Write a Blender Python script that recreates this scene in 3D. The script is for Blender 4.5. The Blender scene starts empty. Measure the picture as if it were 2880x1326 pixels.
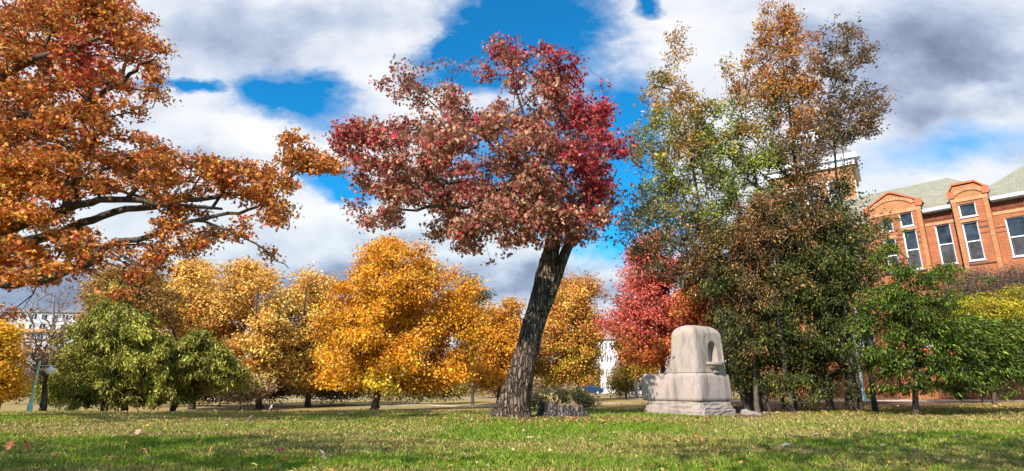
import bpy, math, random, zlib
import numpy as np
from math import sin, cos, pi, radians, sqrt, atan2
from mathutils import Vector, Matrix

rng = np.random.default_rng(7)
random.seed(7)
scene = bpy.context.scene
col = scene.collection

# ------------------------------------------------------------------ camera
PITCH = radians(15.0); CH = 1.0; FPX = 1575.0
cp, sp_ = cos(PITCH), sin(PITCH)
cam = bpy.data.cameras.new('camera'); camo = bpy.data.objects.new('camera', cam)
col.objects.link(camo); scene.camera = camo
camo.location = (0, 0, CH); camo.rotation_euler = (pi/2+PITCH, 0, 0)
cam.sensor_width = 36; cam.lens = 36*FPX/2880.0; cam.clip_end = 3000; cam.clip_start = .05

def ray(X, Y):
    u = (X-1440)/FPX; v = (663-Y)/FPX
    return u, cp-v*sp_, sp_+v*cp
def P(X, Y, D):
    a, b, e = ray(X, Y); t = D/b
    return np.array([a*t, D, CH+e*t])
def sstep(t):
    t = np.clip(t, 0, 1); return t*t*(3-2*t)
def G(x, y):
    """terrain height"""
    x = np.asarray(x, float); y = np.asarray(y, float)
    a = x/np.maximum(y, 5.0)
    drop = np.interp(a, [-.9, -.55, -.1, .1, .35, .6, .9], [-1.25, -1.15, -.75, -.35, -.1, .35, .5])
    r = drop*sstep((y-17)/38.0)
    bump = .05*np.sin(x*.35+1)*np.cos(y*.3)+.03*np.sin(x*.9+y*.5)
    crest = .05*np.exp(-((y-17)/4.0)**2)*sstep((-x-2)/8.0)
    return r + bump*sstep((y-3)/6)*.6 + crest
def ground_hit(X, Y):
    a, b, e = ray(X, Y)
    D = 10.0
    for D in np.arange(5, 260, .1):
        if CH+e*D/b <= float(G(a*D/b, D)): break
    return np.array([a*D/b, D, float(G(a*D/b, D))])
def base(X, D):
    a, b, e = ray(X, 1110)
    x = a*D/b
    return np.array([x, D, float(G(x, D))])
def pxm(D, Y=900):
    """metres per photo pixel at depth D"""
    return D/ray(1440, Y)[1]/FPX

# ------------------------------------------------------------------ objects
def link(o, parent=None):
    col.objects.link(o)
    if parent is not None: o.parent = parent
    return o
def tag(o, label=None, cat=None, group=None, kind=None):
    if label: o['label'] = label
    if cat: o['category'] = cat
    if group: o['group'] = group
    if kind: o['kind'] = kind
    return o
def empty(name, loc, rz=0, label=None, cat=None, group=None):
    o = bpy.data.objects.new(name, None); link(o)
    o.location = tuple(float(c) for c in loc); o.rotation_euler = (0, 0, rz); o.empty_display_size = .3
    bpy.context.view_layer.update()
    return tag(o, label, cat, group)
def fastmesh(name, V, F, mat, parent=None, colr=None, smooth=False, world=True):
    """V (n,3), F (m,k); V in world coordinates when world, made local to the parent"""
    V = np.asarray(V, np.float32); F = np.asarray(F, np.int32)
    if parent is not None and world:
        V = V-np.array(parent.location, np.float32)
    me = bpy.data.meshes.new(name)
    me.vertices.add(len(V)); me.vertices.foreach_set('co', V.ravel())
    k = F.shape[1]
    me.loops.add(F.size); me.loops.foreach_set('vertex_index', F.ravel())
    me.polygons.add(len(F)); me.polygons.foreach_set('loop_start', np.arange(len(F), dtype=np.int32)*k)
    if smooth: me.polygons.foreach_set('use_smooth', np.ones(len(F), bool))
    if colr is not None:
        at = me.attributes.new('tint', 'FLOAT_COLOR', 'POINT')
        c4 = np.ones((len(V), 4), np.float32); c4[:, :3] = colr
        at.data.foreach_set('color', c4.ravel())
    me.update(); me.validate()
    me.materials.append(mat)
    return link(bpy.data.objects.new(name, me), parent)

class MB:
    def __init__(s): s.v = []; s.f = []
    def add(s, V, F):
        n = len(s.v); s.v += [tuple(float(c) for c in p) for p in V]; s.f += [tuple(i+n for i in f) for f in F]
    def box(s, x0, x1, y0, y1, z0, z1):
        s.add([(x0,y0,z0),(x1,y0,z0),(x1,y1,z0),(x0,y1,z0),(x0,y0,z1),(x1,y0,z1),(x1,y1,z1),(x0,y1,z1)],
              [(0,3,2,1),(4,5,6,7),(0,1,5,4),(1,2,6,5),(2,3,7,6),(3,0,4,7)])
    def tube(s, pts, rads, n=8, cap=True):
        pts = [np.array(p, float) for p in pts]
        if not hasattr(rads, '__len__'): rads = [rads]*len(pts)
        V = []; F = []
        for i, p in enumerate(pts):
            d = pts[min(i+1, len(pts)-1)]-pts[max(i-1, 0)]; d /= np.linalg.norm(d)+1e-9
            a = np.array([0, 0, 1.]) if abs(d[2]) < .9 else np.array([1., 0, 0])
            u = np.cross(d, a); u /= np.linalg.norm(u); w = np.cross(d, u)
            for k in range(n):
                t = 2*pi*k/n; V.append(p+rads[i]*(cos(t)*u+sin(t)*w))
        for i in range(len(pts)-1):
            for k in range(n):
                a0 = i*n+k; a1 = i*n+(k+1) % n; F.append((a0, a0+n, a1+n, a1))
        if cap: F.append(tuple(range(n))); F.append(tuple(reversed(range((len(pts)-1)*n, len(pts)*n))))
        s.add(V, F)
    def ring(s, c, axis, R, r, n=20, m=6):
        ax = np.array(axis, float); ax /= np.linalg.norm(ax)
        a = np.array([0, 0, 1.]) if abs(ax[2]) < .9 else np.array([1., 0, 0])
        u = np.cross(ax, a); u /= np.linalg.norm(u); w = np.cross(ax, u)
        V = []; F = []
        for i in range(n):
            t = 2*pi*i/n; dd = cos(t)*u+sin(t)*w
            for j in range(m):
                q = 2*pi*j/m; V.append(np.array(c)+dd*(R+r*cos(q))+ax*r*sin(q))
        for i in range(n):
            for j in range(m):
                F.append((i*m+j, ((i+1) % n)*m+j, ((i+1) % n)*m+(j+1) % m, i*m+(j+1) % m))
        s.add(V, F)
    def prism(s, poly, y0, y1):
        """polygon in x,z extruded in y"""
        n = len(poly)
        V = [(x, y0, z) for x, z in poly]+[(x, y1, z) for x, z in poly]
        F = [tuple(range(n)), tuple(reversed(range(n, 2*n)))]
        for i in range(n): F.append((i, i+n, (i+1) % n+n, (i+1) % n))
        s.add(V, F)
    def loft(s, rings, cap=True):
        n = len(rings[0]); V = [p for r in rings for p in r]; F = []
        for i in range(len(rings)-1):
            for k in range(n):
                F.append((i*n+k, i*n+(k+1) % n, (i+1)*n+(k+1) % n, (i+1)*n+k))
        if cap: F.append(tuple(reversed(range(n)))); F.append(tuple(range((len(rings)-1)*n, len(rings)*n)))
        s.add(V, F)
    def build(s, name, mat, parent=None, smooth=False, bevel=0):
        me = bpy.data.meshes.new(name); me.from_pydata(s.v, [], s.f); me.update()
        if smooth: me.polygons.foreach_set('use_smooth', [True]*len(me.polygons))
        me.materials.append(mat)
        o = link(bpy.data.objects.new(name, me), parent)
        import bmesh
        bm = bmesh.new(); bm.from_mesh(me); bmesh.ops.recalc_face_normals(bm, faces=bm.faces); bm.to_mesh(me); bm.free()
        if bevel:
            b = o.modifiers.new('bevel', 'BEVEL'); b.width = bevel; b.segments = 2; b.limit_method = 'ANGLE'
        return o

# ------------------------------------------------------------------ node helper
class NT:
    def __init__(s, tree): s.t = tree; s.n = tree.nodes; s.l = tree.links
    def new(s, typ, **kw):
        nd = s.n.new(typ)
        for k, v in kw.items(): setattr(nd, k, v)
        return nd
    def put(s, sock, val):
        if isinstance(val, bpy.types.NodeSocket): s.l.new(val, sock)
        elif val is not None: sock.default_value = val
    def m(s, op, a, b=None, c=None, clamp=False):
        nd = s.new('ShaderNodeMath', operation=op); nd.use_clamp = clamp
        s.put(nd.inputs[0], a); s.put(nd.inputs[1], b); s.put(nd.inputs[2], c)
        return nd.outputs[0]
    def v(s, op, a, b=None):
        nd = s.new('ShaderNodeVectorMath', operation=op)
        s.put(nd.inputs[0], a); s.put(nd.inputs[1], b)
        return nd.outputs[0]
    def noise(s, vec, scale, detail=3, rough=.5, out='Fac', dist=0):
        nd = s.new('ShaderNodeTexNoise'); s.put(nd.inputs['Vector'], vec)
        nd.inputs['Scale'].default_value = scale; nd.inputs['Detail'].default_value = detail
        nd.inputs['Roughness'].default_value = rough; nd.inputs['Distortion'].default_value = dist
        return nd.outputs[out]
    def ramp(s, fac, stops):
        nd = s.new('ShaderNodeValToRGB'); s.put(nd.inputs[0], fac)
        cr = nd.color_ramp
        while len(cr.elements) < len(stops): cr.elements.new(.5)
        for e, (p, c) in zip(cr.elements, stops):
            e.position = p; e.color = (c, c, c, 1) if not hasattr(c, '__len__') else (*c, 1)
        return nd.outputs[0]
    def mix(s, fac, a, b, mode='MIX'):
        nd = s.new('ShaderNodeMix', data_type='RGBA', blend_type=mode)
        s.put(nd.inputs[0], fac); s.put(nd.inputs[6], a); s.put(nd.inputs[7], b)
        return nd.outputs[2]
    def map(s, vec, scale=(1, 1, 1), rot=(0, 0, 0)):
        nd = s.new('ShaderNodeMapping'); s.put(nd.inputs[0], vec)
        nd.inputs['Scale'].default_value = scale; nd.inputs['Rotation'].default_value = rot
        return nd.outputs[0]
def c4(c): return (*c, 1)
def material(name):
    m = bpy.data.materials.new(name); m.use_nodes = True
    t = NT(m.node_tree); bs = m.node_tree.nodes['Principled BSDF']
    t.co = t.new('ShaderNodeTexCoord').outputs['Object']
    return m, t, bs
def bump(t, bs, h, strength=.5, dist=.02):
    b = t.new('ShaderNodeBump'); b.inputs['Strength'].default_value = strength; b.inputs['Distance'].default_value = dist
    t.put(b.inputs['Height'], h); t.put(bs.inputs['Normal'], b.outputs[0])
def plain(name, c, rough=.6, metal=0, var=.25, scale=6, bumpd=0, spec=.3):
    m, t, bs = material(name)
    n = t.noise(t.co, scale, 4, .6)
    lo = tuple(x*(1-var) for x in c); hi = tuple(min(1, x*(1+var)) for x in c)
    t.put(bs.inputs['Base Color'], t.ramp(n, [(.3, lo), (.7, hi)]))
    bs.inputs['Roughness'].default_value = rough; bs.inputs['Metallic'].default_value = metal
    bs.inputs['Specular IOR Level'].default_value = spec
    if bumpd: bump(t, bs, n, .6, bumpd)
    return m
def bark(name, dark, light, sc=6, zs=.18, dist=.04, warm=None, furrow=0):
    m, t, bs = material(name)
    mp = t.map(t.co, (1, 1, zs))
    n1 = t.noise(mp, sc, 5, .65, dist=.6); n2 = t.noise(t.co, sc*4, 3, .6); n3 = t.noise(t.co, 1.1, 3, .5)
    c = t.ramp(n1, [(.32, dark), (.5, tuple((a+b)/2 for a, b in zip(dark, light))), (.68, light)])
    c = t.mix(t.m('MULTIPLY', n2, .5), c, c4(tuple(x*.6 for x in dark)))
    if warm: c = t.mix(t.ramp(n3, [(.45, 0), (.65, 1)]), c, c4(warm))
    h = t.m('ADD', n1, t.m('MULTIPLY', n2, .35))
    if furrow:
        nw = t.noise(t.co, 5, 3, .6, out='Color'); wv = t.v('ADD', t.map(t.co, (1, 1, .2)), t.v('MULTIPLY', nw, (.10, .10, .05)))
        vo = t.new('ShaderNodeTexVoronoi', feature='DISTANCE_TO_EDGE'); t.l.new(wv, vo.inputs['Vector']); vo.inputs['Scale'].default_value = furrow
        ed = t.ramp(vo.outputs['Distance'], [(.0, .15), (.05, .45), (.2, 1)])
        c = t.mix(ed, c4(tuple(x*.55 for x in dark)), c); h = t.m('ADD', t.m('MULTIPLY', ed, 1.4), t.m('MULTIPLY', h, .6))
    t.put(bs.inputs['Base Color'], c); bs.inputs['Roughness'].default_value = .9
    bs.inputs['Specular IOR Level'].default_value = .15
    bump(t, bs, h, 1.0, dist)
    return m
def leafmat(name='leaf', trans=.35, gain=1.0, rough=.55, spec=.3):
    m, t, bs = material(name)
    at = t.new('ShaderNodeAttribute'); at.attribute_name = 'tint'
    c = at.outputs['Color']
    t.put(bs.inputs['Base Color'], c); bs.inputs['Roughness'].default_value = rough
    bs.inputs['Specular IOR Level'].default_value = spec
    tr = t.new('ShaderNodeBsdfTranslucent'); t.put(tr.inputs[0], c)
    mx = t.new('ShaderNodeMixShader'); mx.inputs[0].default_value = trans
    t.l.new(bs.outputs[0], mx.inputs[1]); t.l.new(tr.outputs[0], mx.inputs[2])
    t.l.new(mx.outputs[0], t.n['Material Output'].inputs[0])
    return m
LEAF = leafmat('leaf', .25, spec=.08); NEEDLE = leafmat('needle', .12, rough=.7, spec=.05)
BARK = bark('bark_grey', (.04, .032, .027), (.21, .16, .12))
BARKOAK = bark('bark_oak', (.05, .038, .032), (.46, .32, .23), sc=9, zs=.14, dist=.10, warm=(.26, .17, .12), furrow=11)
BARKPALE = bark('bark_pale', (.12, .09, .075), (.36, .28, .23))

# ------------------------------------------------------------------ leaves
def norm(a): return a/(np.linalg.norm(a, axis=-1, keepdims=True)+1e-9)
TPL = {}
TPL['oak'] = np.array([(0,0,0),(.13,.18,.03),(.30,.10,.02),(.36,.42,.07),(.56,.14,.03),(.66,.34,.06),(.78,.12,.0),(1,0,-.12),
                       (.78,-.12,.0),(.66,-.34,.06),(.56,-.14,.03),(.36,-.42,.07),(.30,-.10,.02),(.13,-.18,.03)], float)
TPL['maple'] = np.array([(0,0,0),(.12,.36,.06),(.38,.24,.02),(.62,.46,.05),(.66,.16,.0),(1,0,-.1),(.66,-.16,.0),(.62,-.46,.05),(.38,-.24,.02),(.12,-.36,.06)], float)
TPL['leaf'] = np.array([(0,0,0),(.35,.3,.07),(.8,.2,.02),(1,0,-.08),(.8,-.2,.02),(.35,-.3,.07)], float)
TPL['tuft'] = np.array([(0,0,0),(.3,.14,.03),(.62,.10,.02),(1,0,-.1),(.62,-.10,.02),(.3,-.14,.03)], float)
def leaves(pos, size, tpl, colr, ndir=None, nspread=1.0, up=.35, adir=None, aspread=1.0):
    """pos (N,3), size (N,), colr (N,3) -> V,F,C ; ndir wanted normal, adir wanted long axis"""
    N = len(pos); T = TPL[tpl]; k = len(T)
    n = rng.normal(size=(N, 3))*nspread + np.array([0, 0, up])
    if ndir is not None: n = n+ndir
    n = norm(n)
    a = rng.normal(size=(N, 3))*aspread
    if adir is not None: a = a+adir
    a = norm(a-n*np.sum(a*n, 1, keepdims=True)); b = np.cross(n, a)
    curl = rng.uniform(.3, 2.6, N)
    s = size[:, None, None]
    V = pos[:, None, :]+s*(T[None, :, 0:1]*a[:, None, :]+T[None, :, 1:2]*b[:, None, :]+(T[None, :, 2]*curl[:, None])[:, :, None]*n[:, None, :])
    F = np.arange(N*k).reshape(N, k)
    C = np.repeat(colr, k, axis=0)
    return V.reshape(-1, 3), F, C
def palette(N, cols, w=None, jit=.18):
    cols = np.array(cols, float)
    i = rng.choice(len(cols), N, p=None if w is None else np.array(w)/np.sum(w))
    c = cols[i]*np.exp(rng.normal(0, jit, (N, 1)))*np.exp(rng.normal(0, jit*.4, (N, 3)))
    return np.clip(c, .003, .95)

# ------------------------------------------------------------------ branch growth
class Skel:
    def __init__(s, cap=60000):
        s.p = np.zeros((cap, 3)); s.par = np.full(cap, -1); s.dep = np.zeros(cap); s.fix = np.zeros(cap); s.dirn = np.zeros((cap, 3)); s.n = 0
        s.grow_ok = np.ones(cap, bool)
    def add(s, p, par, r=0, ok=True):
        i = s.n; s.p[i] = p; s.par[i] = par; s.fix[i] = r; s.grow_ok[i] = ok
        if par >= 0:
            d = s.p[i]-s.p[par]; L = np.linalg.norm(d)+1e-9; s.dirn[i] = d/L; s.dep[i] = s.dep[par]+L
        else: s.dirn[i] = (0, 0, 1)
        s.n += 1; return i
    def limb(s, pts, r0, r1, start=-1, sub=4, wob=.03, ok=True):
        pts = [np.array(q, float) for q in pts]
        if start >= 0: pts = [s.p[start].copy()]+pts
        out = []; prev = start; n = len(pts)
        tot = max(1, (n-1)*sub)
        for i in range(n-1):
            p0 = pts[max(i-1, 0)]; p1 = pts[i]; p2 = pts[i+1]; p3 = pts[min(i+2, n-1)]
            for j in range(sub+(1 if i == n-2 else 0)):
                if start >= 0 and i == 0 and j == 0: continue
                t = j/sub
                q = .5*((2*p1)+(-p0+p2)*t+(2*p0-5*p1+4*p2-p3)*t*t+(-p0+3*p1-3*p2+p3)*t**3)
                f = (i*sub+j)/tot
                q = q+rng.normal(0, wob, 3)*(0 if f == 0 else 1)
                prev = s.add(q, prev, r0+(r1-r0)*f, ok); out.append(prev)
        return out
    def near(s, q):
        return int(np.argmin(np.linalg.norm(s.p[:s.n]-np.array(q), axis=1)))
    def grow(s, targets, step=.5, pen=.25, bend=.35, wob=.04, sag=0.0):
        root = s.p[:s.n][s.grow_ok[:s.n]].mean(0) if s.grow_ok[:s.n].any() else s.p[0]
        order = np.argsort(np.linalg.norm(targets-root, axis=1))
        tips = []
        for ti in order:
            t = targets[ti]
            n = s.n; d = t-s.p[:n]; L = np.linalg.norm(d, axis=1)
            al = np.sum(d*s.dirn[:n], 1)/(L+1e-6)
            cost = L*(1.25-.45*al)+pen*s.dep[:n]*.3+(~s.grow_ok[:n])*100
            i = int(np.argmin(cost)); p0 = s.p[i].copy(); l = L[i]
            k = max(1, int(round(l/step))); c = p0+s.dirn[i]*l*bend+np.array([0, 0, -sag*l]); prev = i
            for j in range(1, k+1):
                u = j/k; q = (1-u)**2*p0+2*u*(1-u)*c+u*u*t
                if j < k: q = q+rng.normal(0, wob*min(l, 2), 3)
                if s.n >= len(s.p)-2: return tips
                prev = s.add(q, prev)
            tips.append(prev)
        return tips
    def radii(s, rt=.008, ex=.42, rmax=9):
        cnt = np.zeros(s.n)
        haschild = np.zeros(s.n, bool); haschild[s.par[:s.n][s.par[:s.n] >= 0]] = True
        cnt[~haschild] = 1
        for i in range(s.n-1, 0, -1):
            if s.par[i] >= 0: cnt[s.par[i]] += cnt[i]
        r = rt*cnt**ex
        r = np.where(s.fix[:s.n] > 0, s.fix[:s.n], np.minimum(r, rmax))
        for i in range(1, s.n):
            q = s.par[i]
            if q >= 0 and r[i] > r[q]*.95: r[i] = r[q]*.95
        return r
    def mesh(s, r, n=6, skipfix=False):
        i = np.arange(s.n); m = (s.par[:s.n] >= 0)
        i = i[m]; q = s.par[i]
        if skipfix: keep = ~((s.fix[i] > 0) & (s.fix[q] > 0)); i = i[keep]; q = q[keep]
        d = norm(s.p[i]-s.p[q]); dq = norm(s.dirn[q]+d)
        def basis(dd):
            a = np.where(np.abs(dd[:, 2:3]) < .8, np.array([[0, 0, 1.]]), np.array([[1., 0, 0]]))
            u = norm(np.cross(dd, a)); return u, np.cross(dd, u)
        u, w = basis(d)
        th = 2*pi*np.arange(n)/n
        ringd = np.cos(th)[None, :, None]*u[:, None, :]+np.sin(th)[None, :, None]*w[:, None, :]
        rq = np.minimum(r[q], r[i]*1.35)
        A = (s.p[q]-d*r[i][:, None]*.3)[:, None, :]+rq[:, None, None]*ringd
        B = (s.p[i]+d*r[i][:, None]*.2)[:, None, :]+r[i][:, None, None]*ringd
        V = np.concatenate([A, B], 1).reshape(-1, 3); N = len(i)
        k = np.arange(n); k1 = (k+1) % n
        F = np.stack([k, k1, k1+n, k+n], 1)[None]+(np.arange(N)*2*n)[:, None, None]
        return V, F.reshape(-1, 4)

def in_px(ells):
    """random photo pixel in a union of ellipses weighted by area*weight"""
    ar = np.array([e[2]*e[3]*(e[4] if len(e) > 4 else 1) for e in ells]); i = rng.choice(len(ells), p=ar/ar.sum())
    e = ells[i]; t = rng.uniform(0, 2*pi); r = sqrt(rng.uniform(0, 1))
    return e[0]+e[2]*r*cos(t), e[1]+e[3]*r*sin(t)
def crown_points(ells, D0, Rd, nlobe, per, lr, squash=.7, minz=.4, edge=True, droop=None):
    """lobe centres inside the photographed outline but spread through the crown's depth"""
    xs0 = min(e[0]-e[2] for e in ells); xs1 = max(e[0]+e[2] for e in ells)
    ys0 = min(e[1]-e[3] for e in ells); ys1 = max(e[1]+e[3] for e in ells)
    cx, cy = (xs0+xs1)/2, (ys0+ys1)/2
    C = []; lobes = []
    for _ in range(nlobe):
        X, Y = in_px(ells)
        rho = min(.97, sqrt(((X-cx)/(xs1-xs0)*2)**2*.8+((Y-cy)/(ys1-ys0)*2)**2*.4))
        s_ = rng.uniform(-1, 1); s_ = np.sign(s_)*abs(s_)**.6
        c = P(X, Y, D0+Rd*s_*sqrt(1-rho**2)); lobes.append(c)
    lobes = np.array(lobes)
    out = []; lid = []
    DIRS = []
    for j, c in enumerate(lobes):
        if droop is not None:
            k = max(2, rng.poisson(per)); o_ = np.array([c[0]-droop[0], c[1]-droop[1], 0]); o_ = o_/(np.linalg.norm(o_)+1e-6)+rng.normal(0, .35, 3)*[1, 1, .3]
            s_ = rng.uniform(0, 1, (k, 1)); L = lr*rng.uniform(1.6, 2.8)
            q = o_*(s_-.4)*L+np.array([0, 0, 1.])*(.15-.50*s_**1.5)*L*.7+rng.normal(0, .16*lr, (k, 3))
            out.append(c+q); lid += [j]*k; DIRS.append(o_*.8+np.array([0, 0, -1.])*(.25+s_)); continue
        k = max(1, rng.poisson(per)); q = rng.normal(size=(k, 3)); q = norm(q)*rng.uniform(0, 1, (k, 1))**.45*lr*rng.uniform(.7, 1.25)
        q[:, 2] *= squash; out.append(c+q); lid += [j]*k
    out = np.concatenate(out); lid = np.array(lid)
    k = out[:, 2] > minz
    if droop is not None: crown_points.dirs = np.concatenate(DIRS)[k]
    return out[k], lid[k]

def make_leaves(tgts, per, sig, size, tpl, colfn, up=.4, adir=None, flat=.6, outw=0.0, ctr=None, nspread=.9, aspread=1.0):
    N = len(tgts)*per
    idx = np.repeat(np.arange(len(tgts)), per)
    off = rng.normal(size=(N, 3))*sig; off[:, 2] *= flat
    pos = tgts[idx]+off
    sz = size*np.exp(rng.normal(0, .22, N))
    nd = None
    if ctr is not None: nd = norm(pos-ctr)*outw
    ad = None
    if adir is not None:
        adir = np.array(adir, float); ad = adir[idx] if adir.ndim == 2 else np.broadcast_to(adir, (N, 3))
    return leaves(pos, sz, tpl, colfn(pos, idx), nd, nspread, up, ad, aspread)

def cat3(parts):
    V = []; F = []; C = []; n = 0
    for v, f, c in parts:
        V.append(v); F.append(f+n); C.append(c); n += len(v)
    return np.concatenate(V), np.concatenate(F), np.concatenate(C)

def px_of(p):
    p = np.atleast_2d(p); x = p[:, 0]; y = p[:, 1]; z = p[:, 2]-CH
    f = y*cp+z*sp_; up = -y*sp_+z*cp
    return 1440+FPX*x/f, 663-FPX*up/f

# ------------------------------------------------------------------ sky and sun
SUN = Vector((-.50, -.86, .80)).normalized()
def make_world():
    w = bpy.data.worlds.new('World'); scene.world = w; w.use_nodes = True
    t = NT(w.node_tree); w.node_tree.nodes.clear()
    out = t.new('ShaderNodeOutputWorld')
    sky = t.new('ShaderNodeTexSky', sky_type='NISHITA'); sky.sun_disc = False
    sky.sun_elevation = math.asin(SUN.z); sky.sun_rotation = atan2(SUN.x, SUN.y)
    sky.air_density = 1.0; sky.dust_density = .3; sky.ozone_density = 2.5
    skyc = t.mix(1.0, sky.outputs[0], c4((.10, 1.05, 1.45)), 'MULTIPLY')
    bg1 = t.new('ShaderNodeBackground'); t.l.new(skyc, bg1.inputs[0]); bg1.inputs[1].default_value = .1
    d = t.new('ShaderNodeTexCoord').outputs['Generated']
    sx = t.new('ShaderNodeSeparateXYZ'); t.l.new(d, sx.inputs[0]); x, y, z = sx.outputs
    yy = t.m('MAXIMUM', t.m('ABSOLUTE', y), .12)
    a = t.m('DIVIDE', x, yy); e = t.m('DIVIDE', z, yy)
    cb = t.new('ShaderNodeCombineXYZ'); t.put(cb.inputs[0], a); t.put(cb.inputs[1], t.m('MULTIPLY', e, 1.5)); t.put(cb.inputs[2], t.m('MULTIPLY', t.m('LESS_THAN', y, 0.0), 7.0))
    base_v = cb.outputs[0]
    w1 = t.noise(base_v, 3.2, 5, .6, out='Color')
    w2 = t.noise(base_v, 11, 4, .62, out='Color')
    def warp(c, i):
        s = t.new('ShaderNodeSeparateXYZ'); t.l.new(c, s.inputs[0]); return t.m('SUBTRACT', s.outputs[i], .5)
    aw = t.m('ADD', a, t.m('ADD', t.m('MULTIPLY', warp(w1, 0), .26), t.m('MULTIPLY', warp(w2, 0), .07)))
    ew = t.m('ADD', e, t.m('ADD', t.m('MULTIPLY', warp(w1, 1), .15), t.m('MULTIPLY', warp(w2, 1), .05)))
    def blob(X, Y, rx, ry, rot=0, src=(None, None), hard=2.2):
        """ellipse round the sky direction seen at photo pixel X,Y ; 1 at its centre, 0 outside"""
        ax, by, cz = ray(X, Y); ca, ce = ax/by, cz/by
        sa = rx/FPX/by; se = ry/FPX/by/by
        A_, E_ = src if src[0] is not None else (aw, ew)
        da = t.m('SUBTRACT', A_, ca); de = t.m('SUBTRACT', E_, ce)
        if rot:
            r = radians(rot); k, q = cos(r), sin(r)
            da, de = t.m('ADD', t.m('MULTIPLY', da, k), t.m('MULTIPLY', de, q)), t.m('SUBTRACT', t.m('MULTIPLY', de, k), t.m('MULTIPLY', da, q))
        da = t.m('DIVIDE', da, sa); de = t.m('DIVIDE', de, se)
        r2 = t.m('ADD', t.m('MULTIPLY', da, da), t.m('MULTIPLY', de, de))
        return t.m('SUBTRACT', 1.0, t.m('SQRT', r2))
    holes = [(830, 262, 230, 74, -12), (520, 225, 150, 26, -6), (1500, 80, 270, 170, 0), (1270, 115, 150, 55, 12), (1330, 200, 170, 70, -12),
             (1750, 400, 130, 260, 0), (1800, 640, 150, 120, 0), (930, 520, 110, 60, -15), (1500, 430, 230, 130, 0),
             (1790, 10, 60, 55, 0), (2100, 800, 120, 60, 0), (1640, 560, 120, 160, 0)]
    hv = None
    for h in holes:
        b = blob(*h); hv = b if hv is None else t.m('MAXIMUM', hv, b)
    fb = t.noise(base_v, 6.5, 7, .62)
    hv2 = t.m('ADD', hv, t.m('MULTIPLY', t.m('SUBTRACT', fb, .5), 1.3))
    behind = t.m('LESS_THAN', y, 0.0)
    nb = t.m('MULTIPLY', t.m('SUBTRACT', t.noise(d, 2.0, 5, .55), .45), 3.0)
    hv3 = t.m('ADD', t.m('MULTIPLY', hv2, t.m('SUBTRACT', 1.0, behind)), t.m('MULTIPLY', nb, behind))
    blue = t.ramp(t.m('ADD', t.m('MULTIPLY', hv3, .5), .5), [(.32, 0), (.44, .22), (.56, .7), (.72, 1)])
    veil = t.m('MULTIPLY', t.m('MAXIMUM', t.m('ADD', blob(2700, 428, 420, 75, 3), t.m('MULTIPLY', t.m('SUBTRACT', fb, .5), 1.2)), 0.0), .75, clamp=True)
    blue = t.m('MAXIMUM', blue, t.m('MULTIPLY', veil, t.m('SUBTRACT', 1.0, behind)))
    # cloud brightness: bright sunlit edges and tops, grey undersides and thick parts
    big = t.noise(base_v, 2.3, 5, .55); fine = t.noise(base_v, 9, 6, .6)
    darks = [(640, 110, 430, 130, 0, .62), (1000, 40, 200, 80, 0, .4), (2620, 130, 420, 230, 0, 1.3), (2600, 330, 300, 60, 0, .5), (2250, 110, 160, 90, 0, .5), (620, 800, 1500, 75, 0, .75), (1500, 810, 900, 80, 0, .6), (560, 440, 330, 40, 0, .5),
             (1120, 690, 240, 60, 0, .5), (130, 830, 300, 90, 0, .6), (2400, 300, 220, 80, 0, .4)]
    dv = None
    for h in darks:
        b = t.m('MULTIPLY', t.m('MAXIMUM', blob(*h[:5]), 0.0), h[5]*1.15); dv = b if dv is None else t.m('ADD', dv, b)
    br = [(800, 385, 360, 60, -12, .7), (980, 620, 260, 60, 0, .7), (1780, 80, 200, 90, -15, .5), (2050, 130, 200, 120, 0, .3), (2760, 510, 300, 50, 0, .4), (1790, 790, 250, 30, 0, .8), (600, 690, 150, 30, 0, .5), (1250, 330, 150, 60, 0, .5), (2750, 250, 160, 40, 20, .5)]
    for h in br:
        b = t.m('MULTIPLY', t.m('MAXIMUM', blob(*h[:5]), 0.0), -h[5]); dv = t.m('ADD', dv, b)
    edge = t.m('MULTIPLY', t.m('MAXIMUM', t.m('ADD', hv2, .55), 0.0), -.16)
    dd = t.m('ADD', t.m('ADD', dv, edge), t.m('ADD', t.m('MULTIPLY', t.m('SUBTRACT', big, .5), 1.6), t.m('MULTIPLY', t.m('SUBTRACT', fine, .5), 1.15)))
    cl = t.ramp(t.m('ADD', t.m('MULTIPLY', dd, .55), .23), [(0.0, (.72, .72, .74)), (.25, (.60, .63, .69)), (.5, (.40, .46, .58)), (.75, (.24, .29, .41)), (1, (.14, .17, .26))])
    teal = t.m('MULTIPLY', t.ramp(e, [(.0, 1), (.30, .6), (.5, 0)]), .45)
    cl = t.mix(teal, cl, c4((.86, 1.0, .98)), 'MULTIPLY')
    bg2 = t.new('ShaderNodeBackground'); t.l.new(cl, bg2.inputs[0]); bg2.inputs[1].default_value = .93
    mx = t.new('ShaderNodeMixShader'); t.l.new(blue, mx.inputs[0]); t.l.new(bg2.outputs[0], mx.inputs[1]); t.l.new(bg1.outputs[0], mx.inputs[2])
    t.l.new(mx.outputs[0], out.inputs[0])
make_world()
sl = bpy.data.lights.new('sun', 'SUN'); sl.energy = 5.0; sl.angle = radians(.5); sl.color = (1, .93, .82)
so = link(bpy.data.objects.new('sun', sl)); so.rotation_euler = SUN.to_track_quat('Z', 'Y').to_euler()
vs = scene.view_settings; vs.view_transform = 'Standard'; vs.look = 'None'; vs.exposure = .58; vs.gamma = 1
scene.render.engine = 'CYCLES'; scene.cycles.max_bounces = 5; scene.cycles.diffuse_bounces = 2; scene.cycles.transmission_bounces = 4
scene.cycles.transparent_max_bounces = 8

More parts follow.
